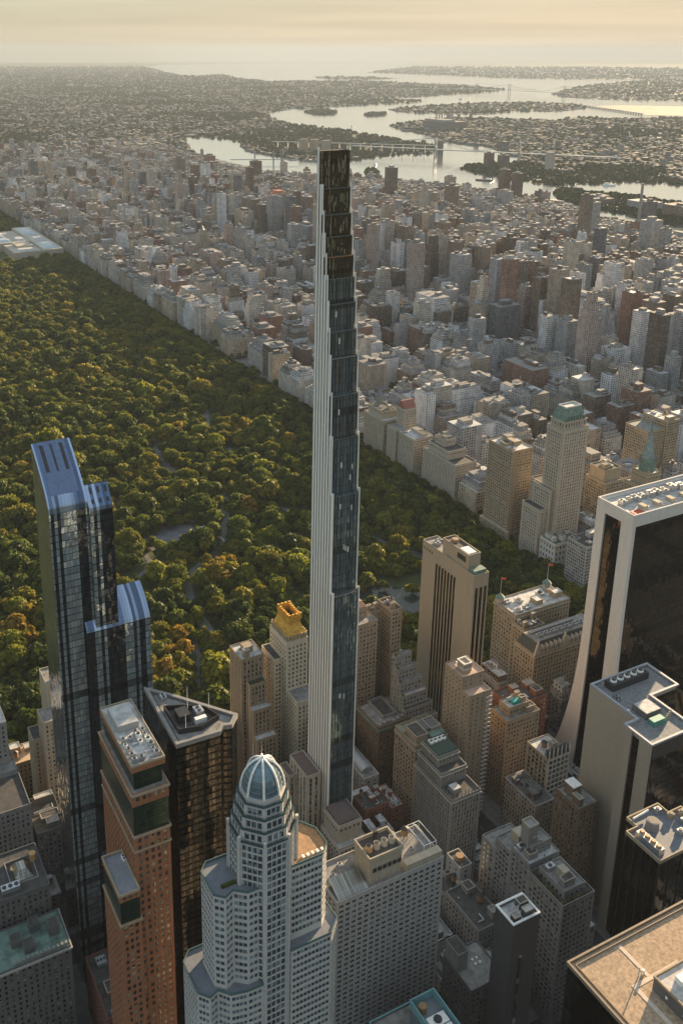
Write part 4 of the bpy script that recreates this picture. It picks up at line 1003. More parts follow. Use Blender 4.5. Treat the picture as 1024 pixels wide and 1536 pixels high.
copper_tower()
def green_spire():
    t = hero('green_spired_hotel', 'tan gothic hotel crown with weathered green needle spire', 'hotel',
        [(22,205,46,232,0,112),(26,209,42,228,112.2,124)], 'buff', dict(sx=2.8,sz=3.4,ww=1.1,wh=2.0,d=.35,sd=.15,base=5,top=2,corn=2.5), clut=0)
    c = (34,218.5)
    MB().cyl(c[0],c[1],124.2,136,7.2,5.5,8).build('spire_base', COPPER, t); MB().cyl(c[0],c[1],136.01,160,5.4,.9,8).build('spire', plain('blue_green_copper', (.19,.25,.25), .6, var=.4, scale=.4), t); MB().cyl(c[0],c[1],160.01,172,.9,.1,8).build('needle', COPPER, t)
    for dx in (-1,1):
        for dy in (-1,1): MB().cyl(c[0]+dx*7,c[1]+dy*8.5,124.2,131,1.1,.2,6).build('pinnacle', WALLS['buff'], t)
    for k in range(6): MB().cyl(23+k*4.4,205.6,112.2,117,.8,.15,6).build('pinnacle', WALLS['buff'], t)
green_spire()

# ------------------------------------------------------------------ the other midtown buildings
ST = dict(sx=2.7,sz=3.25,ww=1.2,wh=1.75,d=.25,sd=.05,base=4,top=1.3)
STG = dict(ST, sx=2.2, ww=1.0, wh=2.2, d=.5, sd=.35)                    # strong vertical piers
def shaft():
    t = hero('blank_tower', 'dark grey windowless shaft with white-rimmed open roof', 'office tower', [(-389,-98.3,-374,-86.5,0,118,[])], plain('dark_cladding', (.075,.072,.075), .5, .1), dict(ST, par=1.6), clut=3, roof=ROOFL, seed=4)
    q = MB(); parapet(q, rect(-389.2,-98.5,-373.8,-86.3), 119.61, .6, 1.0); q.build('roof_rim', WHITEP, t)
    MB().box(-384,-98.75,8,-382.6,-98.31,100).build('window_strip', GLASS, t)
    q = MB(); q.bar((-386,-96,121),(-377,-89,121),.2,5); q.bar((-388,-92,121),(-380,-92,121),.15,5); q.build('roof_truss', METAL, t)
shaft()
t = hero('balcony_apartments', 'grey brick apartment block stepping up to small square water towers', 'apartment block',
    [(-333.7,-74.5,-312.6,-50,0,80),(-333.7,-49.99,-313.5,-36,0,84),(-333.7,-35.99,-313.5,-24,0,80),(-333.7,-23.99,-314,-13.4,0,72),(-330,-71,-316,-53,80.3,84),(-329,-46,-316,-38,84.3,90)], 'grey', dict(ST, sx=2.9, ww=1.7, wh=1.5, sd=.12), clut=3, seed=11)
W = MB().box(-330,-44,90.3,-324,-38,101).build('lift_tower', WALLS['grey'], t); q = MB(); parapet(q, rect(-330.1,-44.1,-323.9,-37.9), 101.01, 1, .4); q.build('tower_rim', WALLS['limestone'], W)
MB().box(-327,-34,80.3,-321,-28,86).build('lift_tower', WALLS['cream'], t); MB().box(-325,-65,84.3,-321,-60,89).build('lift_tower', WALLS['cream'], t)
for k in range(12): MB().box(-333.2+ (k%2)*.3,-73.5+k*1.9,80.35,-332.3,-72.4+k*1.9,81.5+.4*(k%3)).build('terrace_shrub', FOL, t)
for k in range(8): MB().box(-332+k*2.2,-73.9,80.35,-330.8+k*2.2,-73.1,81.4+.3*(k%3)).build('terrace_shrub', FOL, t)
t = hero('terrace_apartments', 'plain tan brick apartment tower with paved upper terrace and balcony column', 'apartment tower', [(-288,66,-271,84,0,107,[0,3]),(-288,58.4,-271,65.99,0,98,[0,3])], 'tan', dict(ST, sx=3.6, ww=1.0, wh=1.2, sd=.1), clut=3, roof=plain('pink_terrace', (.4,.29,.24), .8), seed=5)
MB().box(-284,70,107.3,-278,77,113).build('lift_tower', WALLS['tan'], t); q = MB(); parapet(q, rect(-284.2,69.8,-277.8,77.2), 113.01, .8, .6); q.build('tower_rim', WHITEP, t)
for k in range(28): 
    b = MB().box(-274.4,57.0,6+k*3.25,-270.2,58.38,6.22+k*3.25).build('balcony', WHITEP, t); MB().box(-274.4,56.95,6.23+k*3.25,-270.2,57.03,7.2+k*3.25).build('balcony_rail', METAL, b)
t = hero('brown_hotel_block', 'dark brown brick block with green cornice around a sunken light court', 'hotel', [(-322,106,-296,132,0,53)], 'brown', dict(ST, sx=2.6, ww=1.1), clut=0, roof=ROOF)
cornice(t, rect(-322,106,-296,132), 50.5, .7, 1.4, COPPER); q = MB(); parapet(q, rect(-314,113,-303,132), 53.15, 2.6, .5); q.build('court_wall', WALLS['grey'], t); MB().box(-313.4,113.6,53.16,-303.6,131.4,53.3).build('court_floor', ROOFD, t)
for k in range(6): MB().box(-321+k*3.6,107.2,53.2,-318.6+k*3.6,109.5,54.6+(k%3)*.6).build('roof_shed', WALLS['grey'], t)
t = hero('green_roofed_block', 'tan loft block with mottled green and brown roofs beside gothic office', 'office block', [(-322,65.7,-297,88,0,68)], 'tan', dict(ST, sx=2.8, ww=1.5, wh=2.0, corn=3), clut=2, roof=plain('mottled_green', (.17,.17,.12), .9, var=.6, scale=.3), seed=3)
MB().box(-313,72,68.2,-298.2,80,72.5).build('penthouse', WALLS['darkgrey'], t); MB().box(-309,66.5,68.2,-298,71.6,70.6).build('green_roof', COPPER, t)
t = hero('gothic_office', 'grey gothic office block with close vertical piers and dark green penthouse roof', 'office block', [(-330.5,18,-309,54,0,68),(-329.4,30,-310.5,53,68.3,77),(-327.5,36,-312,52,77.3,84)], 'grey', dict(STG, corn=1.5), clut=0, roof=ROOFD, seed=9)
MB().box(-327,36.6,84.3,-312.5,51.5,85.6).build('green_roof', plain('dark_green_roof', (.03,.055,.04), .8), t)
for k in range(4): fan_unit(t, -325.5+k*3,46,85.7,2.2,3,1.4,WHITEP,1)
MB().box(-326,22,68.2,-320,27.5,71).build('penthouse', WALLS['grey'], t); MB().box(-325.7,22.3,71.01,-320.3,27.2,71.15).build('penthouse_roof', ROOFL, t)
for i in range(9): MB().cyl(-330+i*2.5,18.5,68.2,72.5,.5,.12,6).build('pinnacle', WALLS['grey'], t)
for i in range(12): MB().cyl(-330,20.5+i*2.8,68.2,72.2,.5,.12,6).build('pinnacle', WALLS['grey'], t)
hero('brick_office', 'low brown brick building with many rooftop machines beside slender tower', 'office block', [(-360,62,-342,76,0,37),(-341.99,60,-333,80,0,33),(-358,76.01,-342,88,0,30)], 'redbrick', ST, clut=9, seed=21)
def barrel():
    t = hero('barrel_roofed_building', 'small white walled building with silver barrel roof behind slender tower', 'low building', [(-340,94,-328.5,124,0,28,[0,3])], 'white', dict(ST, sx=5), clut=0)
    n = 10; P = lambda i: (-338.5+4.25-4.25*math.cos(math.pi*i/n), 28.3+3.4*math.sin(math.pi*i/n)); vs = [(P(i)[0],y,P(i)[1]) for y in (100,122) for i in range(n+1)]
    MB().add(vs, [(i,i+1,n+2+i,n+1+i) for i in range(n)]+[tuple(range(n+1))[::-1], tuple(range(n+1,2*n+2))]).build('barrel_roof', plain('silver_roof', (.42,.43,.45), .5, .2), t)
barrel()
t = hero('teal_unit_apartments', 'tan apartment block with bright teal unit on its roof', 'apartment block', [(-253.6,60,-226,76,0,66),(-249,64,-232,74,66.3,72)], 'tan', ST, clut=3, seed=6)
MB().box(-244,66,72.3,-238,70,74.6).build('teal_unit', plain('teal_paint', (.02,.3,.25), .5), t)
t = hero('white_gothic_loft', 'narrow building with white gothic arcaded front and blank tan side', 'office block', [(-249.3,25.7,-232,45,0,60)], 'sand', dict(STG, sx=3.2, ww=2.2, wh=2.4), clut=5, roof=ROOFL, seed=7)
q = MB()
for k in range(6): q.box(-249.3+k*3.36,25.2,0,-248.7+k*3.36,25.69,66); q.cyl(-249+k*3.36,25.4,66,69,.5,.1,6)
for k in range(15): q.box(-249.3,25.3,5+k*3.9,-232,25.68,5.9+k*3.9)
q.build('white_front', WALLS['white'], t); MB().prism(rect(-249.2,25.8,-232.1,27),60.2,66,rect(-249.2,27.5,-232.1,29)).build('mansard', ROOFD, t)
t = hero('brown_brick_tower', 'dark brown brick tower with white capped roof house near beige slab', 'office tower', [(-276.3,-26.6,-261.5,-7.6,0,76,[0,3])], 'brown', dict(ST, sx=2.4, ww=1.0), clut=4, seed=8)
MB().box(-273,-18,76.2,-267,-11,83).build('roof_house', WALLS['brown'], t); MB().box(-273.2,-18.2,83.01,-266.8,-10.8,83.5).build('roof_house_cap', WHITEP, t)
t = hero('ziggurat_apartments', 'grey brick building stepping down like a ziggurat under the tan hotel slab', 'apartment block', [(-300.9,121-i*3.6,-287+i*2.2,124.6-i*3.6,0,92-i*8.2,[0,1,3]) for i in range(9)], 'grey', dict(ST, top=.9), clut=2, seed=14)
for i in range(9): MB().box(-300,121.3-i*3.6,92.2-i*8.2,-298.5,123.4-i*3.6,93.4-i*8.2).build('terrace_shrub', FOL, t)
t = hero('twin_tan_tower', 'tan brick hotel tower half hidden behind slender tower with peach top', 'hotel', [(-322,138.4,-304,160,0,112),(-316,146,-308,158,112.3,119)], 'tan', ST, clut=3, seed=15)
MB().prism(rect(-316,146,-308,158),120.4,124,rect(-313,149,-311,155)).build('hip_roof', plain('peach_tile', (.5,.27,.17), .7), t)
hero('slim_tan_tower', 'slim tan brick tower with lit arched top windows left of the grey ziggurat', 'hotel', [(-292.4,139.4,-283.5,156,0,115),(-303.9,151,-292.5,160,0,110,[0]),(-291,132,-284.5,139.3,0,70,[0,3])], 'tan', ST, clut=4, seed=16)
t = hero('stepped_tan_hotel', 'brown brick hotel tower with stepped front facing away from the park', 'hotel', [(-411.3,129.5,-395.5,147,0,119),(-408.4,123.6,-396.6,129.49,0,103,[0,1,3]),(-408.8,118,-396,123.59,0,88,[0,1,3]),(-409,112.5,-394.5,117.99,0,70,[0,1,3])], 'tan', dict(STG, sx=2.5, ww=1.1, sd=.2), clut=5, seed=17)
MB().box(-406,136,119.2,-400,142,123).build('penthouse', WALLS['tan'], t)
for k in range(5): MB().box(-407.5+k*2.1,124,103.25,-406.2+k*2.1,125.3,104.4).build('terrace_shrub', FOL, t)
def hall():
    t = hero('hipped_stone_building', 'stone building with dark hipped roof and arcade at slender tower foot', 'office block', [(-392.5,39,-373,60.2,0,42),(-391,43,-375,60.1,42.3,54)], 'limestone', dict(ST, ww=1.3, wh=2.2, corn=1.2), clut=0)
    MB().prism(rect(-390,44,-376,59.5),55.4,59.5,rect(-385.5,48.5,-380.5,55)).build('hip_roof', plain('brown_slate', (.11,.085,.08), .8), t)
hall()
t = hero('narrow_stone_building', 'narrow stone building with brown flat roof left of slender tower', 'office block', [(-399,66.6,-389.6,88,0,74),(-404,80,-399.01,92,0,66,[0,3])], 'limestone', dict(ST, sx=4, ww=1.6, wh=3), clut=0, roof=plain('brown_roof', (.14,.09,.075), .8), seed=2)
hero('dark_low_block', 'dark roofed block holding penthouse and round pot tanks below hotel slab', 'office block', [(-349.5,-16,-341.5,-4,0,58,[0,3])], 'paleconcrete', dict(ST, sx=6), clut=0, roof=ROOFD); MB().cyl(-345.5,-10,58.2,61,2.4,2.2,14).build('round_tank', WOOD, bpy.data.objects['dark_low_block'])
hero('mixed_grey_block', 'grey apartment block with black roof and white framed fan', 'apartment block', [(-362,-48,-345,-20,0,52),(-360,-19.99,-347,-5,0,46)], 'grey', ST, clut=5, roof=ROOFD, seed=22)
t = hero('vented_grey_block', 'square grey block with four little roof vents beside windowless shaft', 'office block', [(-395.7,-83,-376,-61.8,0,68),], 'darkgrey', dict(ST, sx=2.4, wh=1.5), clut=0, roof=ROOF)
MB().box(-395.4,-72,68.2,-389.5,-62.2,79).build('lift_tower', WALLS['grey'], t); MB().box(-395,-71.6,79.01,-389.9,-62.6,79.2).build('tower_roof', ROOFD, t)
for k in range(4): MB().cyl(-385+(k%2)*2.6,-70-(k//2)*2.6,68.2,69.3,.5,.5,8).build('roof_vent', WHITEP, t)
t = hero('teal_edged_building', 'grey building with teal edged roof box holding two white fans', 'office block', [(-447,-108,-421,-76,0,70,[0,1,3])], 'darkgrey', dict(ST, sx=3.5), clut=0, roof=ROOF)
TEAL = plain('teal_edge', (.16,.34,.36), .5)
MB().box(-435,-110.9,0,-422.9,-89,88).build('screen_box', plain('blue_grey_cladding', (.14,.17,.18), .6), t)
q = MB(); parapet(q, rect(-435.3,-111.2,-422.6,-88.7), 88.01, 4.2, .35); q.build('teal_screen', TEAL, t); q = MB(); parapet(q, rect(-447.2,-108.2,-420.8,-75.8), 71.01, .5, .5); q.build('teal_coping', TEAL, t)
for k in range(2): 
    u = MB().box(-433.5,-108.5+k*5.6,88.02,-424.5,-103.6+k*5.6,90.6).build('air_unit', WHITEP, t); MB().cyl(-429,-106+k*5.6,90.61,91.2,1.9,1.8,16).build('fan', DARKM, u)
MB().cyl(-431.5,-93,88.02,91.5,1.8,1.8,14).build('round_tank', WOOD, t)
for k in range(3): MB().box(-443+k*2.4,-95,70.2,-441.6+k*2.4,-91,72).build('air_unit', WHITEP, t)
# left edge
t = hero('green_mansard_hotel', 'dark brick hotel with flat green copper roof edges in bottom corner', 'hotel', [(-612,22.4,-554,46,0,70)], 'darkgrey', dict(ST, corn=1.5, sx=2.9), clut=0, roof=plain('copper_deck', (.12,.19,.155), .7, var=.45, scale=.25))
for k,(x,y) in enumerate(((-580,33),(-570,38),(-562,32),(-575,27.5))): MB().box(x,y,70.2,x+5,y+5.5,74+k%3).build('penthouse', WALLS['darkgrey'], t); MB().box(x+.3,y+.3,74.01+k%3,x+4.7,y+5.2,74.2+k%3).build('penthouse_roof', ROOFD, t)
for k in range(13): MB().box(-581+k*2.05,23.0,70.2,-580+k*2.05,24.6,72.6).build('dormer', WALLS['grey'], t)
cornice(t, rect(-612,22.4,-554,46), 69.2, .7, .7, WALLS['paleconcrete'])
t = hero('skylit_block', 'dark roofed block with glinting hipped skylight and amber round tank', 'office block', [(-612,49.3,-556.3,79,0,84,[0,1])], 'darkgrey', ST, clut=0, roof=ROOFD)
MB().prism(rect(-572,58,-562,70),84.2,88,rect(-569,61,-565,67)).build('skylight', curtain('skylight_b', 1.2, 1.2, (.3,.3,.27), (.42,.4,.34), (.1,.1,.1), .12, .12, .02, .5, 0, .2), t)
MB().cyl(-560,69,84.2,88.5,1.7,1.7,14).build('round_tank', plain('rust_tank', (.5,.27,.09), .5), t); fan_unit(t, -579,53,84.2,9,4,2.4,METAL,3); q = MB(); parapet(q, rect(-574,56,-560,72), 84.2, 1.1, .4); q.build('roof_wall', WALLS['grey'], t)
hero('cream_slab_tower', 'cream residential slab half hidden behind dark striped tower', 'apartment tower', [(-522,180.5,-500,199,0,104,[0,3]),(-529,166,-516,180.49,0,88,[0,3]),(-534,176,-522.01,190,0,70,[0,3])], 'cream', dict(ST, sx=3.2, ww=1.0), clut=3, seed=31)
hero('art_deco_block', 'grey brown stepped block cut by the picture edge', 'apartment block', [(-600,121,-549,150,0,72,[0,1,3]),(-592,150.01,-549.5,182,0,74,[0,1,3]),(-580,158,-552,186,74.3,103)], 'grey', dict(ST, sx=2.8, ww=1.1), clut=4, seed=33)
hero('low_tan_roof_block', 'low block with bright tan roof between grey deco block and park', 'low building', [(-547,196,-526,214,0,40,[0,3])], 'tan', ST, clut=3, roof=plain('tan_roof', (.5,.36,.22), .8), seed=34)
hero('pipe_roofed_block', 'low grey block with tall white pipes on its dark roof', 'low building', [(-547,120,-530,150,0,50,[0,3])], 'darkgrey', ST, clut=4, roof=ROOFD, seed=35)
hero('small_red_brick_building', 'small red brick building with patchy roof at orange tower foot', 'low building', [(-543,-16+20,-526,42,0,36,[0,3])], 'redbrick', ST, clut=4, roof=ROOFD, seed=36)
hero('park_corner_flats', 'white brick apartment block peeping out beside blue curved roof', 'apartment block', [(-494,126,-478,150,0,105,[0,3])], 'white', dict(ST, sx=3), clut=3, seed=37)
hero('roof_garden_block', 'white outlined low roof between wedge tower and gold roofed tower', 'low building', [(-440,86,-428,104,0,44),(-427.9,80,-400,104,0,40)], 'brown', ST, clut=6, roof=ROOFL, seed=38)
hero('cream_low_tower', 'small cream tower below brown stepped hotel', 'apartment block', [(-432,128,-420,146,0,72)], 'cream', ST, clut=4, seed=39)
hero('brown_low_house', 'small dark brown block at the park edge', 'apartment block', [(-462,130,-440,148,0,58)], 'brown', ST, clut=4, seed=40)
hero('red_top_building', 'reddish low building with cluttered roof below chateau hotel', 'apartment block', [(-228,84,-196,104,0,52),(-258,86,-240,98,0,46)], 'redbrick', ST, clut=6, seed=41)
# fifth avenue front near the square
t = hero('tan_slab_apartments', 'tan apartment slab with orange brick end wall facing the park corner', 'apartment tower', [(-9,345,17,382,0,101),(-12,340,-9.01,384,0,14,[3])], 'sand', dict(ST, sx=3.2, ww=1.9, wh=1.6, d=.4, sd=.2), clut=5, seed=50)
MB().box(2,356,101.2,8,368,106).build('lift_house', WALLS['tan'], t); MB().box(-9.3,344.6,14,-2,344.95,101).build('blank_wall', WALLS['tan'], t)
hero('club_palace', 'low white palazzo club with dark green roof on the square', 'club house', [(-4,281,28,302,0,27)], 'white', dict(ST, sx=4.2, sz=6, ww=1.6, wh=3.2, corn=1.6, cout=1), clut=8, roof=plain('green_black_roof', (.05,.08,.06), .8), seed=51)
hero('pale_grid_office', 'pale gridded office block peeping past the white framed tower', 'office block', [(-8,238,24,262,0,46)], 'paleconcrete', dict(ST, sx=2.4, ww=1.7, wh=1.9), clut=4, seed=52)
t = hero('gridded_stone_office', 'beige gridded office block with blank mechanical top right of copper roofed hotel', 'office block', [(70,296,96,322,0,70),(72,300,94,320,70.3,82,[])], 'sand', dict(ST, sx=2.3, ww=1.4, wh=2.0), clut=4, seed=53)
hero('twin_beige_tower', 'beige tower with punched windows and blank orange flank behind green spire', 'office tower', [(188,352,214,384,0,84),(214.01,350,234,384,0,92,[0,3])], 'buff', dict(ST, sx=2.6, ww=1.5, wh=1.9), clut=4, seed=54)
hero('white_park_front', 'pale limestone apartment block with terraced top facing the park', 'apartment block', [(2,446,31,507,0,44),(4,462,28,500,44.3,54),(8,476,24,494,54.3,62)], 'limestone', dict(ST, corn=2), clut=4, seed=55)
hero('plain_park_front', 'flat roofed pale apartment block with green cornice facing the park', 'apartment block', [(0,523,28,554,0,47)], 'limestone', dict(ST, corn=2), clut=4, seed=56)
t = hero('red_roofed_park_front', 'stepped apartment block with steep red tiled roof facing the park', 'apartment block', [(-3,556,12,574,0,48,[0,3]),(11,560,29,576,0,70)], 'limestone', dict(ST, corn=2), clut=0, seed=57)
MB().prism(rect(11.5,560.5,28.5,575.5),71.2,80,rect(11.5,567,28.5,569)).build('red_roof', plain('red_tile', (.26,.1,.07), .8), t)
t = hero('turreted_park_front', 'large cream apartment block with pointed grey turret facing the park', 'apartment block', [(-3,582,22,626,0,50),(0,590,20,622,50.3,60)], 'cream', dict(ST, corn=2), clut=5, seed=58)
MB().cyl(14,618,60.3,70,4.5,4.5,8).build('turret', WALLS['grey'], t); MB().cyl(14,618,70.01,80,5,.2,8).build('turret_roof', plain('grey_slate', (.14,.15,.17), .7), t)
_rh = thing('rink_house', (-272,512,0), 'small white roofed rink house beside the round rink', 'park building')
MB().box(-278,505,0,-266,511,4).build('wall', WALLS['white'], _rh); MB().box(-279,504,4.01,-265,512,4.5).build('roof', ROOFL, _rh); MB().box(-267.5,470,0,-266,504,3).build('rink_wall', WALLS['white'], _rh)
# ------------------------------------------------------------------ the town east of the park: tinted blocks
class TB(MB):
    """mesh with a tint (wall colour + style) per building"""
    def __init__(s): super().__init__(); s.t = []
    def tint(s, c):
        s.t += [c]*(len(s.f)-len(s.t))
    def build(s, name, parent=None, off=None):
        me = bpy.data.meshes.new(name); off = off or (OFF.get(parent.name, (0,0,0)) if parent else (0,0,0))
        V = np.array(s.v, float)-np.array(off); me.from_pydata(V.tolist(), [], s.f); me.update()
        a = me.attributes.new('tint', 'FLOAT_COLOR', 'FACE'); a.data.foreach_set('color', np.array(s.t, 'f').ravel())
        me.materials.append(MASON); o = bpy.data.objects.new(name, me); COL.objects.link(o)
        if parent: o.parent = parent; OFF[o.name] = off
        return o
PAL = {'cream': (0.463, 0.423, 0.371), 'tan': (0.36, 0.3, 0.239), 'red brick': (0.212, 0.118, 0.089), 'brown': (0.18, 0.136, 0.107), 'grey': (0.309, 0.31, 0.318), 'white': (0.614, 0.616, 0.626), 'pinkish': (0.351, 0.273, 0.244), 'dark brown': (0.117, 0.082, 0.065), 'pale limestone': (0.463, 0.423, 0.371), 'dark grey': (0.117, 0.118, 0.131), 'sandy': (0.39, 0.32, 0.234)}
def top_boxes(rng, x0,y0,x1,y1,z,k=3):
    out = []
    W, D = x1-x0, y1-y0
    for i in range(k):
        w, d = W*rng.uniform(.14,.42), D*rng.uniform(.14,.42); bx, by = x0+(W-w)*rng.random(), y0+(D-d)*rng.random()
        out.append((bx,by,bx+w,by+d,z,z+rng.choice((1.5,2.5,3.5,4.5,6))))
    return out
def shape(rng, kind, x0,y0,x1,y1,h):
    """list of boxes; upper tiers are inset so no faces lie flush"""
    B = []
    W, D = x1-x0, y1-y0
    if kind == 'setback':
        z = h*rng.uniform(.6,.75); B.append((x0,y0,x1,y1,0,z)); ix, iy = 0, 0
        n = rng.choice((2,3,4))
        for i in range(n):
            ix += W*rng.uniform(.04,.1); iy += D*rng.uniform(.04,.1); zn = z+(h-z)/(n-i) if i < n-1 else h
            B.append((x0+ix,y0+iy,x1-ix*rng.uniform(.6,1.2),y1-iy*rng.uniform(.6,1.2),z,zn)); z = zn
        q = B[-1]; B += top_boxes(rng, q[0]+.5,q[1]+.5,q[2]-.5,q[3]-.5,q[5],rng.choice((1,2,3)))
    elif kind == 'slab':
        B.append((x0,y0,x1,y1,0,h)); B.append((x0+W*.25,y0+D*.25,x1-W*.3,y1-D*.3,h,h+rng.uniform(4,8))); B += top_boxes(rng,x0+.6,y0+.6,x0+W*.24,y1-.6,h,1)
    elif kind == 'court':
        c = W*rng.uniform(.3,.42); B.append((x0,y0,x1,y0+D*.4,0,h)); B.append((x0,y0+D*.4+.01,x0+c,y1,0,h-.02)); B.append((x1-c,y0+D*.4+.01,x1,y1,0,h-.02)); B += top_boxes(rng,x0+.6,y0+.6,x1-.6,y0+D*.38,h,4)
    else:
        B.append((x0,y0,x1,y1,0,h)); B += top_boxes(rng,x0+.6,y0+.6,x1-.6,y1-.6,h,rng.choice((2,3,4)))
        if rng.random() < .5: e = .5; B += [(x0,y0,x1,y0+e,h,h+1),(x0,y1-e,x1,y1,h,h+1),(x0,y0+e,x0+e,y1-e,h,h+1),(x1-e,y0+e,x1,y1-e,h,h+1)]
    return B
def put_tank(tb, rng, x, y, z, k):
    n0 = len(tb.f); tb.cyl(x,y,z+1.8,z+5,1.5,1.5,7); tb.cyl(x,y,z+5,z+6.2,1.6,.1,7); tb.tint((.14,.09,.05,.5))
def emit(tb, boxes, col, a):
    for b in boxes: tb.box(b[0],b[1],b[4],b[2],b[3],b[5])
    tb.tint((*col, a))

# notable far buildings: x0,y0,x1,y1,height, shape, colour, label
NOTED = [
 (133,681,173,717,55,'setback','red brick','big red brick apartment block with stepped round shouldered top'),
 (134,635,196,655,50,'setback','white','white stepped apartment block with many terraces beside big red brick block'),
 (153,569,190,600,48,'plain','tan','square tan apartment block with stone band near the cut corner'),
 (165,534,190,562,45,'plain','brown','plain brown block with water tank behind park front'),
 (372,985,410,1057,70,'setback','white','big pale apartment group with long rows of windows and terraces'),
 (275,953,302,969,45,'plain','grey','grey block with rounded dark mansard top'),
 (432,890,478,918,72,'slab','dark grey','modern dark gridded office block with flat white roof'),
 (294,861,323,893,55,'setback','white','white ziggurat apartment block with curved shoulders'),
 (252,777,284,800,45,'plain','sandy','sandy block with lit cornice below white ziggurat'),
 (263,735,286,765,50,'plain','tan','tan block with deep light court'),
 (159,755,190,790,52,'setback','brown','brown stepped block behind big red brick block'),
 (356,894,392,919,32,'plain','brown','long low brown office building with flat roof'),
 (346,697,366,743,50,'setback','tan','tan setback block beside white tiered apartment tower'),
 (342,664,373,690,62,'setback','white','white tiered apartment tower with narrow top'),
 (411,817,471,858,26,'court','red brick','low broad armoury building with long pale roof'),
 (512,763,575,800,38,'court','cream','long cream building with colonnade of tall windows'),
 (597,791,628,850,60,'setback','white','broad white apartment building with sloping penthouse roofs'),
 (565,688,589,715,110,'slab','brown','tall brown brick residential tower with corner balconies'),
 (551,623,576,652,105,'slab','grey','tall dark striped slab cut by right picture edge'),
 (743,937,769,985,105,'setback','white','tall bright white stepped apartment tower'),
 (708,925,735,960,62,'slab','white','lower white slab beside tallest white stepped tower'),
 (703,1014,721,1036,138,'plain','cream','very slender tower under construction wrapped in pale scaffolding'),
 (761,1180,786,1212,85,'slab','white','white tower with green roof garden'),
 (805,868,832,900,95,'slab','grey','grey glass tower with dark top band near right edge'),
 (1200,1463,1228,1500,120,'slab','grey','pale grey riverside tower with white top'),
 (967,1256,990,1280,95,'setback','white','slim white tower behind scaffolded slender tower'),
 (1057,1228,1080,1262,80,'slab','tan','tan slab right of pale grey riverside tower'),
 (1440,1500,1470,1524,100,'slab','dark grey','dark riverside tower beside a tall thin chimney'),
 (1204,1281,1246,1311,100,'slab','grey','striped grey tower pair below dark riverside tower'),
 (1040,1255,1068,1282,70,'plain','brown','boxy brown apartment tower with corner windows'),
 (633,1292,664,1320,85,'slab','grey','grey slab tower with one pale blank side'),
 (682,1272,711,1312,80,'slab','dark brown','dark brown tower right of grey slab tower'),
 (904,1480,940,1520,80,'slab','grey','pale grey apartment slab with twin ridges'),
 (805,1555,824,1580,105,'plain','white','slim white tower with single dark stripe'),
 (1091,1897,1120,1925,115,'slab','brown','tall brown ribbed tower near the river'),
 (1146,2286,1176,2316,125,'slab','dark brown','tall dark brown tower standing out against the river'),
 (890,1869,930,1900,85,'slab','grey','wide grey slab left of the ribbed tower'),
 (1058,1963,1100,1993,90,'slab','tan','tan tower cluster by the river'),
 (1466,2111,1492,2140,120,'slab','dark brown','left one of a dark brown riverside pair of towers'),
 (1466,2050,1490,2078,115,'slab','dark brown','right one of a dark brown riverside pair of towers'),
 (1301,1912,1334,1945,85,'slab','grey','grey slab in front of dark brown riverside pair'),
 (733,2828,757,2860,105,'slab','white','tall white ribbed tower far uptown'),
 (660,2456,700,2490,85,'slab','sandy','wide sandy double slab left of red topped tower'),
 (945,2869,980,2899,100,'slab','dark brown','twin dark towers in front of footbridge'),
 (749,3124,785,3160,95,'slab','brown','brown uptown slab cluster'),
 (736,2931,760,2960,90,'slab','dark brown','dark uptown slab right of brown slab cluster'),
 (336,3135,362,3165,85,'slab','dark brown','single dark brown tower far up the park side'),
 (266,3421,296,3450,80,'slab','dark grey','dark square tower with lit neighbour far uptown'),
 (310,3321,325,3350,85,'plain','sandy','narrow golden lit slab far uptown'),
 (545,2871,575,2900,85,'slab','cream','cream twin slab with stepped roof far uptown'),
 (650,3333,672,3360,75,'slab','grey','grey slab with one golden edge far uptown'),
 (84,1906,112,1936,75,'slab','dark grey','dark glass apartment tower opposite the museum'),
 (2,1897,30,1940,60,'setback','tan','tan stepped tower behind the museum front'),
 (40,1216,72,1257,58,'setback','white','white terraced slab on park front, right one of two'),
 (24,1275,60,1330,60,'setback','white','white terraced slab on park front, left one of two'),
 (160,1364,188,1402,50,'setback','cream','cream block with corner towers behind white terraced slabs'),
 (166,1241,186,1270,62,'plain','pinkish','pinkish slab with even window grid'),
 (269,1783,295,1815,72,'setback','sandy','sandy tower with pointed green copper top'),
 (18,1085,52,1150,52,'setback','sandy','sandy park front block with rounded bay'),
 (17,947,46,1004,50,'setback','cream','cream park front block with lit chimneys'),
 (14,912,43,944,52,'plain','dark brown','park front block with dark brown crown')]
NRNG = random.Random(77)
def noted(x0,y0,x1,y1,h,kind,col,label):
    t = thing('apartment_building' if h < 75 else 'residential_tower', ((x0+x1)/2,(y0+y1)/2,0), label, 'apartment building' if h < 75 else 'tower', 'landmark blocks east of the park')
    B = shape(NRNG, kind, x0,y0,x1,y1,h); a = NRNG.random(); main = [b for b in B if b[5]-b[4] > 6.5 or b[4] == 0]; rest = [b for b in B if b not in main]
    tb = TB(); emit(tb, main, PAL[col], a); tb.build('wall', t)
    for b in rest:
        if b[2]-b[0] < .7 or b[3]-b[1] < .7: continue
        r = TB(); emit(r, [b], PAL['cream' if NRNG.random() < .5 else 'grey'], NRNG.random()); r.build('penthouse', t)
    q = main[-1]; z = q[5]
    tk = TB(); put_tank(tk, NRNG, q[0]+(q[2]-q[0])*.8, q[1]+(q[3]-q[1])*.8, z, 0); tk.build('water_tank', t)
    BUILT.append((x0,y0,x1,y1,h)); return t
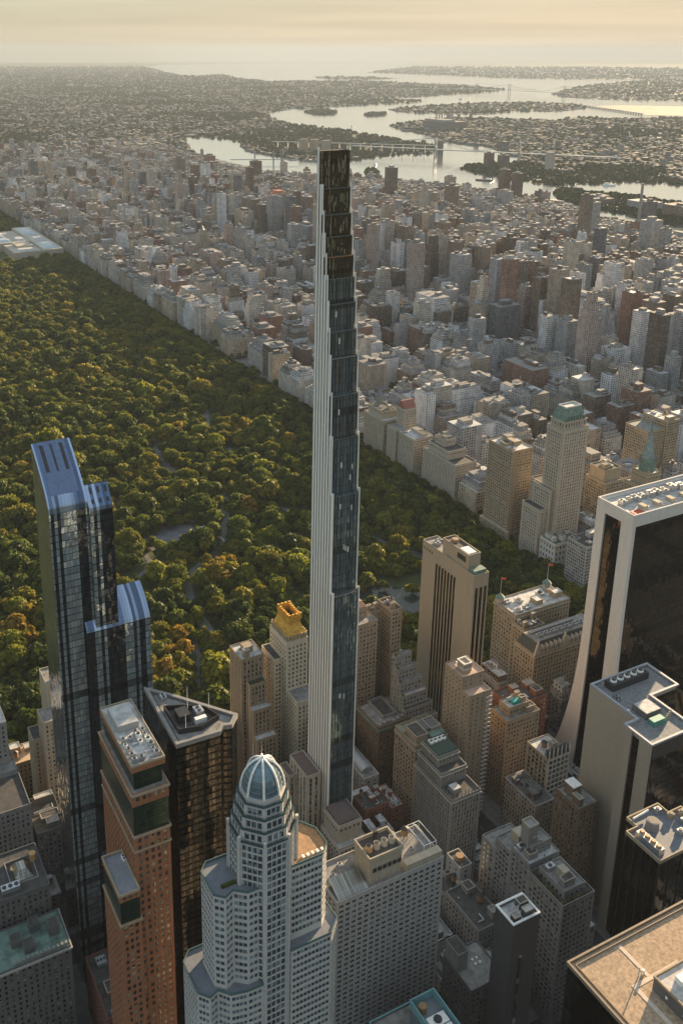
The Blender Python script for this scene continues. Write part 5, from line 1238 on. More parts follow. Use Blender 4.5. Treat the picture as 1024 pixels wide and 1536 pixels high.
for row in NOTED:
    t = noted(*row)
    if 'scaffolding' in row[7]:
        q = MB()
        for z in range(4,140,4): parapet(q, inset(rect(703,1014,721,1036),-.9), z, .5, .5)
        q.build('scaffold', WALLS['cream'], t)
    if 'green copper' in row[7]: MB().cyl(282,1799,72,84,6,.3,4).build('spire', COPPER, t)
    if 'chimney' in row[7]: pass
    if 'roof garden' in row[7]: MB().box(764,1184,85.1,783,1192,88).build('roof_garden', FOL, t)
MB_ = MB().cyl(1418,1510,0,150,4.5,3.4,12)
tag(MB_.build('chimney', WALLS['grey']), 'tall thin grey chimney beside the dark riverside tower', 'chimney'); BUILT.append((1413,1505,1423,1515,150))
def red_top():
    t = noted(669,2156,692,2184,92,'plain','cream','half built tower wrapped in red netting far uptown')
    MB().box(668.5,2155.5,80,692.5,2184.5,97).build('netting', plain('red_netting', (.42,.16,.12), .8), t); MB().box(666,2155,0,668,2157,104).build('hoist_mast', plain('orange_steel', (.5,.26,.08), .6), t)
red_top()

# ------------------------------------------------------------------ all other blocks, by street grid
AV = [(3,121),(145,249),(291,393),(417,525),(555,720),(750,920),(950,1125),(1155,1420)]
LOTS = []
def overlaps(x0,y0,x1,y1,m=1.0):
    for b in BUILT:
        if x0 < b[2]+m and x1 > b[0]-m and y0 < b[3]+m and y1 > b[1]-m: return True
    return False
grng = random.Random(2024)
def lot(x0,y0,x1,y1,h,kind,col):
    # blocks get lower towards the river, so that the water stays open above them
    if x0 > 500 and grng.random() < .92:
        bank = float(np.interp((y0+y1)/2, [0,1267,1686,2086,2383,2672,2915,3209,4400], [1490,1475,1540,1655,1635,1580,1405,1210,1225]))
        h = min(h, max(16, (24+.1*(bank-x0))*(1 if y0 < 2100 else .7)))
    if overlaps(x0,y0,x1,y1,.6):
        # try to keep the free part of the lot
        for q in ((x0,y0,(x0+x1)/2,y1),((x0+x1)/2+.5,y0,x1,y1),(x0,y0,x1,(y0+y1)/2),(x0,(y0+y1)/2+.5,x1,y1)):
            if q[2]-q[0] > 8 and q[3]-q[1] > 8 and not overlaps(*q,.6): return LOTS.append((*q,h,kind,col))
        return
    LOTS.append((x0,y0,x1,y1,h,kind,col))
def colour(w): return grng.choices(list(w), list(w.values()))[0]
CW_FRONT = {'pale limestone':5,'cream':4,'sandy':2,'white':1.5,'tan':1.5,'brown':.6}
CW_MID = {'red brick':3,'brown':3,'tan':2.6,'cream':2.4,'grey':3,'white':1.8,'pinkish':1.4,'dark brown':1.8,'sandy':1.5}
CW_TOW = {'grey':4,'brown':2.4,'tan':2.6,'red brick':1.2,'white':2,'cream':2.6,'dark brown':1.5,'dark grey':1.2,'pinkish':1}
def town():
    for st in range(60, 112):
        ya = (st-57)*80.0+ (9 if st not in (72,79,86,96) else 14); yb = (st-56)*80.0-9
        for ai, (xa, xb) in enumerate(AV):
            if ai == 7:
                shore = np.interp((ya+yb)/2, [0,1267,1527,1686,1882,2086,2220,2383,2540,2672,2794,2915,3071,3209,3470,4400], [1490,1475,1525,1540,1580,1655,1665,1635,1630,1580,1510,1405,1285,1210,1215,1225])
                xb = shore-38
                if xb-xa < 25: continue
            far = st > 96
            ends = [(xa, 0), (xb, 1)]
            wEnd = min(30, (xb-xa)*.3)
            # avenue ends
            for side in (0,1):
                x0, x1 = (xa, xa+wEnd) if side == 0 else (xb-wEnd, xb)
                front5 = ai == 0 and side == 0
                parts = grng.choice((1,2,2,3)) if not front5 else grng.choice((1,2,2))
                ys = np.linspace(ya, yb, parts+1)
                for k in range(parts):
                    if front5: h = grng.uniform(40,56); kind = grng.choice(('plain','setback','setback')); c = colour(CW_FRONT)
                    elif far: h = grng.choice((16,18,20,24,30,46)); kind = 'plain'; c = colour(CW_MID)
                    elif ai in (1,2): h = grng.choice((20,34,44,50,52,54)); kind = grng.choice(('plain','setback','court')); c = colour(CW_FRONT if grng.random() < .5 else CW_MID)
                    elif ai <= 3: h = grng.choice((16,20,28,40,50,56,70)); kind = grng.choice(('plain','setback','slab')); c = colour(CW_MID)
                    else: h = grng.choice((16,20,24,40,62,75,88,100,112)) if ai < 6 and yb < 2300 else grng.choice((16,20,24,36,48,60,70)); kind = grng.choice(('plain','slab','slab','setback')); c = colour(CW_TOW if h > 40 else CW_MID)
                    g = .4 if k else 0
                    lot(x0, ys[k]+g, x1, ys[k+1], h, kind, c)
            # mid block rows
            for (y0,y1) in ((ya, ya+27),(yb-27, yb)):
                x = xa+wEnd+.5
                while x < xb-wEnd-7:
                    if far: w = grng.uniform(10,24); h = grng.choice((14,15,16,18,20,22)); kind = 'plain'
                    else:
                        r = grng.random()
                        big = .24 if ai < 4 else .4
                        if r < big: w = grng.uniform(22,34); h = grng.uniform(34,66) if ai < 4 else (grng.uniform(50,118) if ai < 6 and yb < 2300 else grng.uniform(36,72)); w = w if ai < 4 else grng.uniform(16,24); kind = grng.choice(('setback','plain','slab'))
                        elif r < .4: w = grng.uniform(14,24); h = grng.uniform(20,38); kind = grng.choice(('plain','court'))
                        else: w = grng.uniform(6.5,16); h = grng.uniform(13,20); kind = 'plain'
                    w = min(w, xb-wEnd-.5-x)
                    if w > 5: lot(x, y0, x+w, y1-(0 if h > 30 else grng.uniform(0,8)), h, kind, colour(CW_TOW if h > 50 else CW_MID))
                    x += w+.5
    # housing towers far uptown along the river
    for k in range(46):
        x = grng.uniform(380,1050); y = grng.uniform(2900,5000)
        lot(x, y, x+grng.uniform(16,34), y+grng.uniform(14,26), grng.uniform(34,50), 'slab', grng.choice(('brown','red brick','dark brown','grey')))
def towers():
    n = 0
    for k in range(2200):
        x = grng.uniform(300,1330) if k % 3 else grng.uniform(560,1150); y = grng.uniform(420,2750) if k % 2 else grng.uniform(500,1700)
        if x > np.interp(y,[0,1267,1527,1686,1882,2086,2220,2383,2540,2672,2794],[1450,1435,1485,1500,1540,1615,1625,1595,1590,1540,1470])-30: continue
        st = (y % 80); ai = next((i for i,(a,b) in enumerate(AV) if a+1 <= x <= b-24), None)
        if ai is None or st < 10: continue
        w, d = grng.uniform(15,25), grng.uniform(15,26); y = y-st+(10 if grng.random() < .5 else 70-d-8)+1
        h = grng.choice((66,76,86,95,104,112,122,132,142)) if x > 420 else grng.choice((58,64,72,84))
        if any(x < b[2]+6 and x+w > b[0]-6 and y < b[3]+6 and y+d > b[1]-6 for b in [l for l in LOTS]+BUILT): continue
        lot(x,y,x+w,y+d,h,grng.choice(('slab','slab','setback','plain')),colour(CW_TOW)); BUILT.append((x,y,x+w,y+d,h)); n += 1
        if n >= 270: break
towers(); town()
# midtown infill between the tall buildings
def midtown():
    cols = [(-512,-296),(-266,-30)]
    for (xa,xb) in cols + [(-760,-540)]:
        for st in range(53, 59):
            ya = (st-57)*80+16; yb = ya+58
            if st == 58: yb = 152
            for (y0,y1) in ((ya,ya+28.5),(ya+29,yb)):
                x = xa
                while x < xb-8:
                    w = min(grng.uniform(9,22), xb-x)
                    d = math.hypot(x-CAM[0], y0-CAM[1])
                    h = grng.choice((16,20,24,28,34,40))
                    if d < 260: h = min(h, 24)
                    lot(x, y0, x+w, y1, h, grng.choice(('plain','plain','setback','court')), colour({'brown':3,'grey':3,'tan':3,'cream':1.5,'dark brown':2,'red brick':2,'dark grey':1}))
                    x += w+.5
    for y in (60,): pass
midtown()
print('LOTS', len(LOTS))
# ------------------------------------------------------------------ buildings one by one (those that show largest), the rest as one mass
from mathutils.bvhtree import BVHTree
def split_lots():
    mb = MB()
    for b in BUILT: mb.box(b[0],b[1],0,b[2],b[3],b[4])
    for l in LOTS: mb.box(l[0]+.05,l[1]+.05,0,l[2]-.05,l[3]-.05,l[4]*.97)
    bvh = BVHTree.FromPolygons([Vector(v) for v in mb.v], mb.f); C = Vector(CAM); sc = []
    for i, l in enumerate(LOTS):
        x0,y0,x1,y1,h = l[:5]; cx, cy = (x0+x1)/2, (y0+y1)/2
        u, v, w = project(cx, cy, h)
        if u < -30 or u > 1054 or v > 1560: sc.append((0,i)); continue
        pts = [(x0+a*(x1-x0), y0-.1, h*z) for a in (.2,.5,.8) for z in (.3,.6,.9)]+[(x0-.1, y0+a*(y1-y0), h*z) for a in (.2,.5,.8) for z in (.3,.6,.9)]+[(x0+a*(x1-x0), y0+b*(y1-y0), h+.1) for a in (.3,.7) for b in (.3,.7)]
        vis = 0
        for p in pts:
            P = Vector(p); d = C-P; L = d.length; d /= L
            if bvh.ray_cast(P+d*.3, d, L)[0] is None: vis += 1
        dist = math.hypot(cx-CAM[0], cy-CAM[1])
        sc.append(((h*((x1-x0)+(y1-y0))*.6+(x1-x0)*(y1-y0)*.4)*vis/len(pts)/dist**2, i))
    sc.sort(reverse=True); return [i for s, i in sc], {i: s for s, i in sc}
ORDER, SCORE = split_lots()
N_SINGLE = 238
def short(s):
    w = s.split(); cut = next((i for i, q in enumerate(w) if i > 1 and q in ('with','behind','beside','facing','near','of','by','in','right','below','under','crowned','between','left','at','cut','peeping','around','half','stepping','on','opposite','a','above','from','holding','cluttered','wrapped','past','far','tall')), len(w))
    return ' '.join(w[:min(cut,6)])
MARKS = []
for o in list(COL.objects):
    if o.parent is None and 'label' in o and o.type == 'EMPTY':
        z = max([0]+[max(b[4] for b in BUILT if b[0] <= o.location.x <= b[2] and b[1] <= o.location.y <= b[3])] if any(b[0] <= o.location.x <= b[2] and b[1] <= o.location.y <= b[3] for b in BUILT) else [40])
        u, v, w = project(o.location.x, o.location.y, z); MARKS.append((float(u), float(v), short(o['label']), math.hypot(o.location.x-CAM[0], o.location.y-CAM[1])))
USED = {}
ORDN = ['','second ','third ','fourth ','fifth ','sixth ','seventh ','eighth ','ninth ','tenth ']
def make_label(size, col, shp, noun, x, y, h):
    u, v, w = project(x, y, h); best = sorted(MARKS, key=lambda m: (m[0]-u)**2+(m[1]-v)**2)
    for m in best[:7]:
        du, dv = u-m[0], v-m[1]
        rel = ('just right of' if du > 0 else 'just left of') if abs(du) > abs(dv) else ('just above' if dv < 0 else 'just below')
        lab = ' '.join((size+' '+col+' '+shp+' '+noun+' '+rel+' the '+m[2]).split())
        if lab not in USED and len(lab.split()) <= 16: USED[lab] = 1; return lab
    m = best[0]; du, dv = u-m[0], v-m[1]; rel = ('right of' if du > 0 else 'left of') if abs(du) > abs(dv) else ('above' if dv < 0 else 'below')
    for k in range(1, 10):
        lab = ' '.join((ORDN[k]+'nearest '+size+' '+col+' '+noun+' '+rel+' the '+m[2]).split())
        if lab not in USED and len(lab.split()) <= 16: USED[lab] = 1; return lab
    return lab
SHP = {'plain':'flat roofed','setback':'stepped','slab':'slab','court':'courtyard'}
TROOF = [stone('tar_roof', (.1,.095,.09), .4, .9), stone('gravel_grey_roof', (.24,.22,.2), .4, .9), stone('silver_coated_roof', (.42,.42,.42), .35, .7)]
def single(l, i):
    x0,y0,x1,y1,h,kind,col = l; rng = random.Random(900+i); B = shape(rng, kind, x0,y0,x1,y1,h); a = rng.random(); c = PAL[col]
    k = rng.uniform(.85,1.12); c = tuple(v*k for v in c)
    size = 'low' if h < 22 else 'medium height' if h < 44 else 'tall' if h < 75 else 'very tall'
    lab = make_label(size, col, SHP[kind], 'apartment building' if h > 30 else 'building', (x0+x1)/2, (y0+y1)/2, h)
    t = thing('apartment_building' if h > 30 else 'low_building', ((x0+x1)/2,(y0+y1)/2,0), lab, 'building', 'ordinary city buildings')
    main = [b for b in B if b[4] == 0 or b[5]-b[4] > 7]; rest = [b for b in B if b not in main and b[2]-b[0] > .7 and b[3]-b[1] > .7]; rim = [b for b in B if b not in main and b not in rest]
    tb = TB(); emit(tb, main+rim, c, a); tb.build('wall', t)
    for b in rest:
        r = TB(); q = rng.choice(('cream','grey','brown','white')); emit(r, [b], tuple(v*.8 for v in PAL[q]), rng.random()); r.build('penthouse', t)
    q = main[-1]
    if q[2]-q[0] > 5 and q[3]-q[1] > 5:
        MB().box(q[0]+.5,q[1]+.5,q[5]+.02,q[2]-.5,q[3]-.5,q[5]+.12).build('roof', rng.choice(TROOF), t)
        if rng.random() < .6: r = TB(); put_tank(r, rng, q[0]+(q[2]-q[0])*rng.uniform(.65,.85), q[1]+(q[3]-q[1])*rng.uniform(.2,.8), q[5], 0); r.build('water_tank', t)
        if SCORE[i] > 4e-3:
            for z in range(rng.choice((2,3,4))): fan_unit(t, q[0]+1+rng.random()*(q[2]-q[0]-4), q[1]+1+rng.random()*(q[3]-q[1]-4), q[5]+.15, rng.uniform(1.2,2.2), rng.uniform(1.2,2.2), rng.uniform(.8,1.8), METAL, 1)
for i in ORDER[:N_SINGLE]: single(LOTS[i], i)
def mass():
    tb = TB(); rng = random.Random(55)
    for i in ORDER[N_SINGLE:]:
        l = LOTS[i]; c = PAL[l[6]]; k = rng.uniform(.8,1.15)
        B = [b for b in shape(rng, l[5], *l[:5])]; n = 1 if l[5] != 'court' else 3
        emit(tb, [b for b in B if b[5]-b[4] > 7 or b[4] == 0], tuple(v*k for v in c), rng.random())
        for b in B:
            if not (b[5]-b[4] > 7 or b[4] == 0): emit(tb, [b], tuple(v*.8 for v in PAL[rng.choice(('cream','grey','brown','white','tan'))]), rng.random())
        if rng.random() < .35: put_tank(tb, rng, (l[0]*.3+l[2]*.7), (l[1]+l[3])/2, l[4], 0)
    return tag(tb.build('city_blocks'), 'dense mass of small town houses and apartment blocks filling the streets', 'city blocks', kind='stuff')
mass()
# pavements of the blocks
def pavements():
    mb = MB()
    for st in range(60, 105):
        y0, y1 = (st-57)*80+6, (st-56)*80-6
        for xa, xb in AV: mb.box(xa-3.5,y0,-.3,xb+3.5,y1,.14)
    for st in range(53, 59):
        y0, y1 = (st-57)*80+12, (st-56)*80-8
        if st == 58: y1 = 156
        for xa, xb in ((-760,-540),(-516,-292),(-268,-24)): mb.box(xa,y0,-.3,xb,y1,.14)
    for st in range(53, 60):
        y0, y1 = (st-57)*80+12, (st-56)*80-8
        for xa, xb in AV[:5]: mb.box(xa-3.5,y0,-.3,xb+3.5,y1,.14)
    tag(mb.build('pavement', PAVE), kind='structure')
    m = MB(); wp = plain('road_paint', (.6,.6,.56), .7)
    for x in (-301,-295,-289,-283,-277): 
        for y in range(-330,150,9): m.box(x-.08,y,.005,x+.08,y+3.2,.012)
    for y in (-6,2,7):
        for x in range(-515,-30,9): m.box(x,y-.08,.005,x+3.2,y+.08,.012)
    for y in (-10,14,70,90,-68,-92,150,162):
        for k in range(9): m.box(-305+k*3,y-1.6,.005,-303.8+k*3,y+1.6,.013)
    for x in (-17,-12,-7):
        for y in range(180,1500,9): m.box(x-.08,y,.005,x+.08,y+3.2,.012)
    tag(m.build('road_marking', wp), kind='structure')
pavements()

# ------------------------------------------------------------------ museum in the park
def museum():
    t = thing('museum', (-95,2150,0), 'sprawling low pale museum with glass roofed halls at the park edge', 'museum')
    W = MB()
    for b in ((-60,1975,-12,2320,0,22),(-130,1990,-60.5,2100,0,18),(-150,2110,-60.5,2180,0,21),(-170,2190,-60.5,2300,0,17),(-110,2040,-70,2090,18,24)): W.box(b[0],b[1],b[4],b[2],b[3],b[5])
    W.build('wall', WALLS['limestone'], t)
    gl = plain('pale_glass_roof', (.35,.42,.45), .25, .2)
    for k,(x,y,w,d,z) in enumerate(((-125,1996,56,34,18),(-145,2118,40,54,21),(-95,2120,28,50,21),(-160,2200,60,40,17),(-160,2250,60,42,17),(-55,1990,36,90,22),(-55,2100,36,80,22),(-55,2200,36,100,22))):
        MB().prism(rect(x,y,x+w,y+d),z+.1,z+4.5,rect(x+w*.2,y+d*.2,x+w*.8,y+d*.8)).build('roof_light' if k % 2 else 'hipped_roof', gl if k % 2 else ROOFL, t)
museum()
# ------------------------------------------------------------------ bridges, stacks, boats
STEEL = plain('bridge_steel', (.2,.24,.26), .6, .2)
def span(name, label, a, b, z, wd, towers=(), th=95, ext=0, piers=0, cables=True):
    a, b = Vector(a), Vector(b); e = (b-a).normalized(); n = Vector((-e.y,e.x)); mid = (a+b)/2
    t = thing(name, (mid.x, mid.y, 0), label, 'bridge')
    A, B = a-e*ext, b+e*ext; d = MB(); d.prism([tuple(A-n*wd/2), tuple(B-n*wd/2), tuple(B+n*wd/2), tuple(A+n*wd/2)], z-3, z); d.build('deck', STEEL, t)
    for p in towers:
        p = Vector(p); m = MB()
        for s in (-1,1): q = p+n*s*wd*.45; m.prism([tuple(q-e*3-n*2), tuple(q+e*3-n*2), tuple(q+e*3+n*2), tuple(q-e*3+n*2)], 0, th)
        for zz in (z+10, th-8): m.prism([tuple(p-e*2-n*wd*.45), tuple(p+e*2-n*wd*.45), tuple(p+e*2+n*wd*.45), tuple(p-e*2+n*wd*.45)], zz, zz+6)
        m.build('tower', STEEL, t)
    if cables and len(towers) == 2:
        p, q = Vector(towers[0]), Vector(towers[1])
        for s in (-1,1):
            c = MB(); last = None
            pts = [(A+n*s*wd*.45, z)]
            for k in range(13): f = k/12; pts.append((p.lerp(q,f)+n*s*wd*.45, z+3+(th-z-3)*(2*f-1)**2))
            pts.append((B+n*s*wd*.45, z))
            for g, h in pts:
                if last: c.bar(last, (g.x,g.y,h), .9, 4)
                last = (g.x,g.y,h)
            c.build('cable', STEEL, t)
    if piers:
        L = (B-A).length
        for k in range(piers): q = A+e*L*(k+.5)/piers; MB().prism([tuple(q-e*2-n*wd*.4), tuple(q+e*2-n*wd*.4), tuple(q+e*2+n*wd*.4), tuple(q-e*2+n*wd*.4)], 0, z-3).build('pier', WALLS['grey'], t)
    return t
span('suspension_bridge', 'grey suspension bridge with two tall towers crossing the river', (2167,3425),(2399,3113),44,30,((2167,3425),(2399,3113)),96,430)
t = span('railway_viaduct', 'dark railway viaduct on tall piers ending at a stone tower', (1700,4180),(2330,3600),40,18,piers=16,cables=False)
MB().box(2310,3590,0,2335,3625,66).build('stone_tower', WALLS['darkgrey'], t); MB().box(2545,3385,0,2570,3420,66).build('stone_tower', WALLS['darkgrey'], t)
q = MB(); last = None
for k in range(15):
    f = k/14; p = (2325+235*f, 3607-205*f, 40+46*math.sin(math.pi*f)**.8)
    if last: q.bar(last, p, 3.2, 5)
    last = p
q.build('arch', plain('arch_steel', (.16,.1,.09), .7), t)
span('foot_bridge', 'slim green footbridge with two lift towers over the narrow river', (1327,3631),(1402,3593),18,8,((1327,3631),(1402,3593)),52,110,0,False)
span('far_suspension_bridge', 'faint far suspension bridge near the horizon', (7112,8738),(7209,7961),45,36,((7112,8738),(7209,7961)),115,500)
span('causeway', 'long low causeway bridge reaching the flat island', (5995,6344),(5560,5330),14,14,piers=22,cables=False)
span('far_causeway', 'thin far bridge across the sound', (6750,9950),(7400,9350),35,30,((6900,9810),(7250,9490)),105,500)
def power_plant():
    t = thing('power_plant', (3300,4900,0), 'dark riverside power plant with a row of chimneys', 'power plant')
    MB().box(3230,4790,0,3420,5010,48).build('hall', WALLS['darkgrey'], t); MB().box(3240,4800,48.1,3330,5000,62).build('hall', WALLS['grey'], t)
    for k in range(5): MB().cyl(3262+k*34,4905+k*18-(k>2)*60,0,118 if k < 3 else 128,5,3.6,10).build('stack', WALLS['grey'], t)
power_plant()
def boat(x, y, ang, L, w, h, name, label, col):
    t = thing(name, (x,y,.3), label, 'boat'); c, s = math.cos(ang), math.sin(ang); P = lambda a,b: (x+a*c-b*s, y+a*s+b*c)
    MB().prism([P(-L/2,-w/2),P(L*.3,-w/2),P(L/2,0),P(L*.3,w/2),P(-L/2,w/2)],.3,h).build('hull', col, t)
    MB().prism([P(-L*.38,-w*.35),P(-L*.1,-w*.35),P(-L*.1,w*.35),P(-L*.38,w*.35)],h,h+5).build('cabin', WHITEP, t)
boat(1853,2680,2.2,70,14,5,'barge','dark loaded barge on the river below the wooded point', DARKM)
boat(1775,3330,.8,40,10,4,'boat','small boat near the grassy island shore', WHITEP)
boat(2175,2350,-.6,45,12,6,'ferry','white ferry on the far side of the river channel', WHITEP)
boat(2900,5350,1.0,50,12,5,'boat','small vessel crossing the wide far bay', WHITEP)
boat(5900,8050,.3,80,18,8,'ship','tiny ship in the distant strait', WHITEP)
def tower_group():
    for k,(x,y,h) in enumerate(((2120,2990,66),(2170,2960,58),(2140,2915,62))):
        tb = TB(); emit(tb, [(x,y,x+34,y+28,0,h),(x+8,y+8,x+22,y+20,h,h+6)], PAL['dark brown'], .3+.2*k); tag(tb.build('point_tower'), ('tallest','lowest','right hand')[k]+' dark brown block on the point across the river', 'tower', 'housing blocks on the river point')
    for k,(x,y,h) in enumerate(((1760,3990,62),(1800,3950,62),(1845,3915,58))):
        tb = TB(); emit(tb, [(x,y,x+44,y+22,0,h)], PAL['sandy'], .2+.2*k); tag(tb.build('hospital_tower'), ('left','middle','right')[k]+' one of three pale slabs on the grassy river island', 'tower', 'slabs on the river island')
    x, y = 2290, 2800; tb = TB(); emit(tb, [(x,y,x+28,y+28,0,78)], PAL['cream'], .6); tag(tb.build('lone_tower'), 'lone cream tower standing above the low far bank', 'tower')
    for k,(x,y,w,d,h) in enumerate(((1770,1990,60,40,22),(1800,1820,60,90,30),(1790,1680,70,80,38),(1850,2080,50,50,16))):
        tb = TB(); emit(tb, [(x,y,x+w,y+d,0,h),(x+w*.3,y+d*.3,x+w*.6,y+d*.6,h,h+5)], PAL['grey' if k % 2 else 'brown'], .2*k+.1); tag(tb.build('island_building'), ('long low brown','grey mid','brown stepped','small grey')[k]+' building among trees on the narrow river island', 'building', 'buildings on the narrow river island')
tower_group()
# ------------------------------------------------------------------ the far low city and its trees
def far_city():
    rng = np.random.default_rng(9); n = 90000
    r = 2300*np.exp(rng.uniform(0,1,n)**.95*math.log(30000/2300)); az = rng.uniform(R(8), R(54), n)
    x = CAM[0]+r*np.sin(az); y = CAM[1]+r*np.cos(az)
    k = is_land(x,y) & ~((x < 1720) & (y < 4450) & (x < np.interp(y,[0,1267,2300,3200,4450],[1500,1500,1680,1260,1270]))) & ~((x < -20) & (y < 4260))
    for nm in ('narrow_island_ground','wooded_island_ground','islet_ground','rock_island_ground'): k &= ~inside(ISLES[nm], x, y)
    isl = inside([(1500,5000),(1720,4600),(1560,4000),(1800,3540),(2440,3700),(2640,4100),(2700,5150),(2640,5700),(2300,5400)], x, y)
    f = np.sin(x*.0021+y*.0013)*np.sin(y*.0017-x*.0009+2)+.4*np.sin(x*.0071+1)*np.sin(y*.0063)
    wood = f < -.42
    kb = k & ~wood & (~isl | (rng.uniform(size=n) < .05)) & (rng.uniform(size=n) < .6)
    X, Y, RR, Fv = x[kb], y[kb], r[kb], f[kb]; m = len(X)
    w = rng.uniform(8,20,m)*(1+RR/12000); d = rng.uniform(8,20,m)*(1+RR/12000); h = rng.uniform(5,10,m)
    big = rng.uniform(size=m); ind = big < .06; w[ind] *= 2.6; d[ind] *= 2.2
    tall = (big > .985) & (Y < 6500); h[tall] = rng.uniform(18,42,tall.sum())
    V = np.zeros((m,8,3)); 
    for j,(a,b,c) in enumerate(((0,0,0),(1,0,0),(1,1,0),(0,1,0),(0,0,1),(1,0,1),(1,1,1),(0,1,1))): V[:,j,0] = X+(a-.5)*w; V[:,j,1] = Y+(b-.5)*d; V[:,j,2] = c*h
    base = (np.arange(m)*8)[:,None,None]; Fc = (base+np.array([[4,5,6,7],[0,1,5,4],[1,2,6,5],[2,3,7,6],[3,0,4,7]])[None]).reshape(-1,4)
    me = bpy.data.meshes.new('far_city'); me.vertices.add(m*8); me.vertices.foreach_set('co', V.ravel()); nf = len(Fc)
    me.loops.add(nf*4); me.loops.foreach_set('vertex_index', Fc.ravel()); me.polygons.add(nf); me.polygons.foreach_set('loop_start', np.arange(nf)*4); me.polygons.foreach_set('loop_total', np.full(nf,4)); me.update(calc_edges=True)
    pal = np.array([PAL[c] for c in ('red brick','brown','grey','cream','white','tan','pinkish','dark brown')]); col = pal[rng.integers(0,8,m)]*.25+np.array([.06,.065,.062])*rng.uniform(.4,1.3,(m,1)); T = np.concatenate([col, rng.uniform(size=(m,1))],1)
    me.attributes.new('tint','FLOAT_COLOR','FACE').data.foreach_set('color', np.repeat(T,5,0).astype('f').ravel()); me.materials.append(FARW)
    o = bpy.data.objects.new('far_city', me); COL.objects.link(o); tag(o, 'hazy low buildings spreading across the far bank to the horizon', 'distant city', kind='stuff')
    # trees: woods, shores and street greenery
    n = 80000; r = 1700*np.exp(rng.uniform(0,1,n)*math.log(32000/1700)); az = rng.uniform(R(8), R(54), n); x = CAM[0]+r*np.sin(az); y = CAM[1]+r*np.cos(az)
    f = np.sin(x*.0021+y*.0013)*np.sin(y*.0017-x*.0009+2)+.4*np.sin(x*.0071+1)*np.sin(y*.0063)
    manh = (x < np.interp(y,[0,1267,2300,3200,4450,5200],[1500,1500,1680,1260,1270,1500])) & (y < 5100)
    isl = inside([(1500,5000),(1720,4600),(1560,4000),(1800,3540),(2440,3700),(2640,4100),(2700,5150),(2640,5700),(2300,5400)], x, y)
    lush = isl & (rng.uniform(size=n) < .5)
    for nm in ('narrow_island_ground','wooded_island_ground','islet_ground','rock_island_ground'): lush |= inside(ISLES[nm], x, y)
    k = is_land(x,y) & ~manh & ((f < -.42) | lush | (rng.uniform(size=n) < .5))
    x, y, r = x[k], y[k], r[k]
    # extra trees on the near islands
    for nm, c in (('narrow_island_ground',900),('wooded_island_ground',300),('rock_island_ground',60),('islet_ground',80)):
        P = np.array(ISLES[nm]); a = rng.uniform(P[:,0].min(),P[:,0].max(),c*4); b = rng.uniform(P[:,1].min(),P[:,1].max(),c*4); q = inside(ISLES[nm],a,b); x = np.append(x,a[q][:c]); y = np.append(y,b[q][:c]); r = np.append(r,np.hypot(a[q][:c]-CAM[0],b[q][:c]-CAM[1]))
    protos = []
    for sd in range(3):
        me = crown_mesh(200+sd, 7.5, 11, 7, 9, 2.6).copy(); me.materials.clear(); me.materials.append(FARFOL); protos.append(me)
    o = scatter('far_woods', np.stack([x,y,x*0-4.5],1), rng.uniform(.7,1.2,len(x))*(1+r/16000), rng.uniform(0,6.28,len(x)), rng.integers(0,3,len(x)), protos, FARFOL)
    tag(o, 'dark tree masses on the islands and across the far bank', 'woods', kind='stuff')
far_city()
def street_trees():
    rng = np.random.default_rng(21); P = []
    for st in range(60, 100):
        for y in ((st-57)*80-7.6, (st-57)*80+7.6):
            xs = np.arange(8, 1180, 9.0); P += [(a+rng.uniform(-2,2), y) for a in xs if rng.uniform() < .5]
        ym = (st-57)*80+40
        for xa, xb in AV[:7]:                                     # back gardens
            for a in np.arange(xa+34, xb-34, 7):
                if rng.uniform() < .5: P.append((a+rng.uniform(-2,2), ym+rng.uniform(-3,3)))
    for y in np.arange(190, 3000, 9.5): P += [(268+rng.uniform(-3,3), y), (272+rng.uniform(-3,3), y)]
    for y in np.arange(180, 4000, 8.0): P += [(-23.5+rng.uniform(-1,1), y), (-4.5+rng.uniform(-.5,.5), y+4)]
    P = np.array(P); ok = np.ones(len(P), bool)
    bx = np.array([b[:4] for b in BUILT]+[l[:4] for l in LOTS])
    for i0 in range(0, len(P), 2000):
        q = P[i0:i0+2000]; ok[i0:i0+2000] = ~((q[:,None,0] > bx[None,:,0]-.5) & (q[:,None,0] < bx[None,:,2]+.5) & (q[:,None,1] > bx[None,:,1]-.5) & (q[:,None,1] < bx[None,:,3]+.5)).any(1)
    P = P[ok]; n = len(P)
    tag(scatter('street_trees', np.concatenate([P, np.zeros((n,1))],1), np.where(P[:,0] < -15, rng.uniform(.9,1.3,n), rng.uniform(.5,.85,n)), rng.uniform(0,6.28,n), rng.choice([2,5,6,0],n), CROWNS, FOL), 'small street and garden trees between the apartment blocks', 'street trees', kind='stuff')
street_trees()

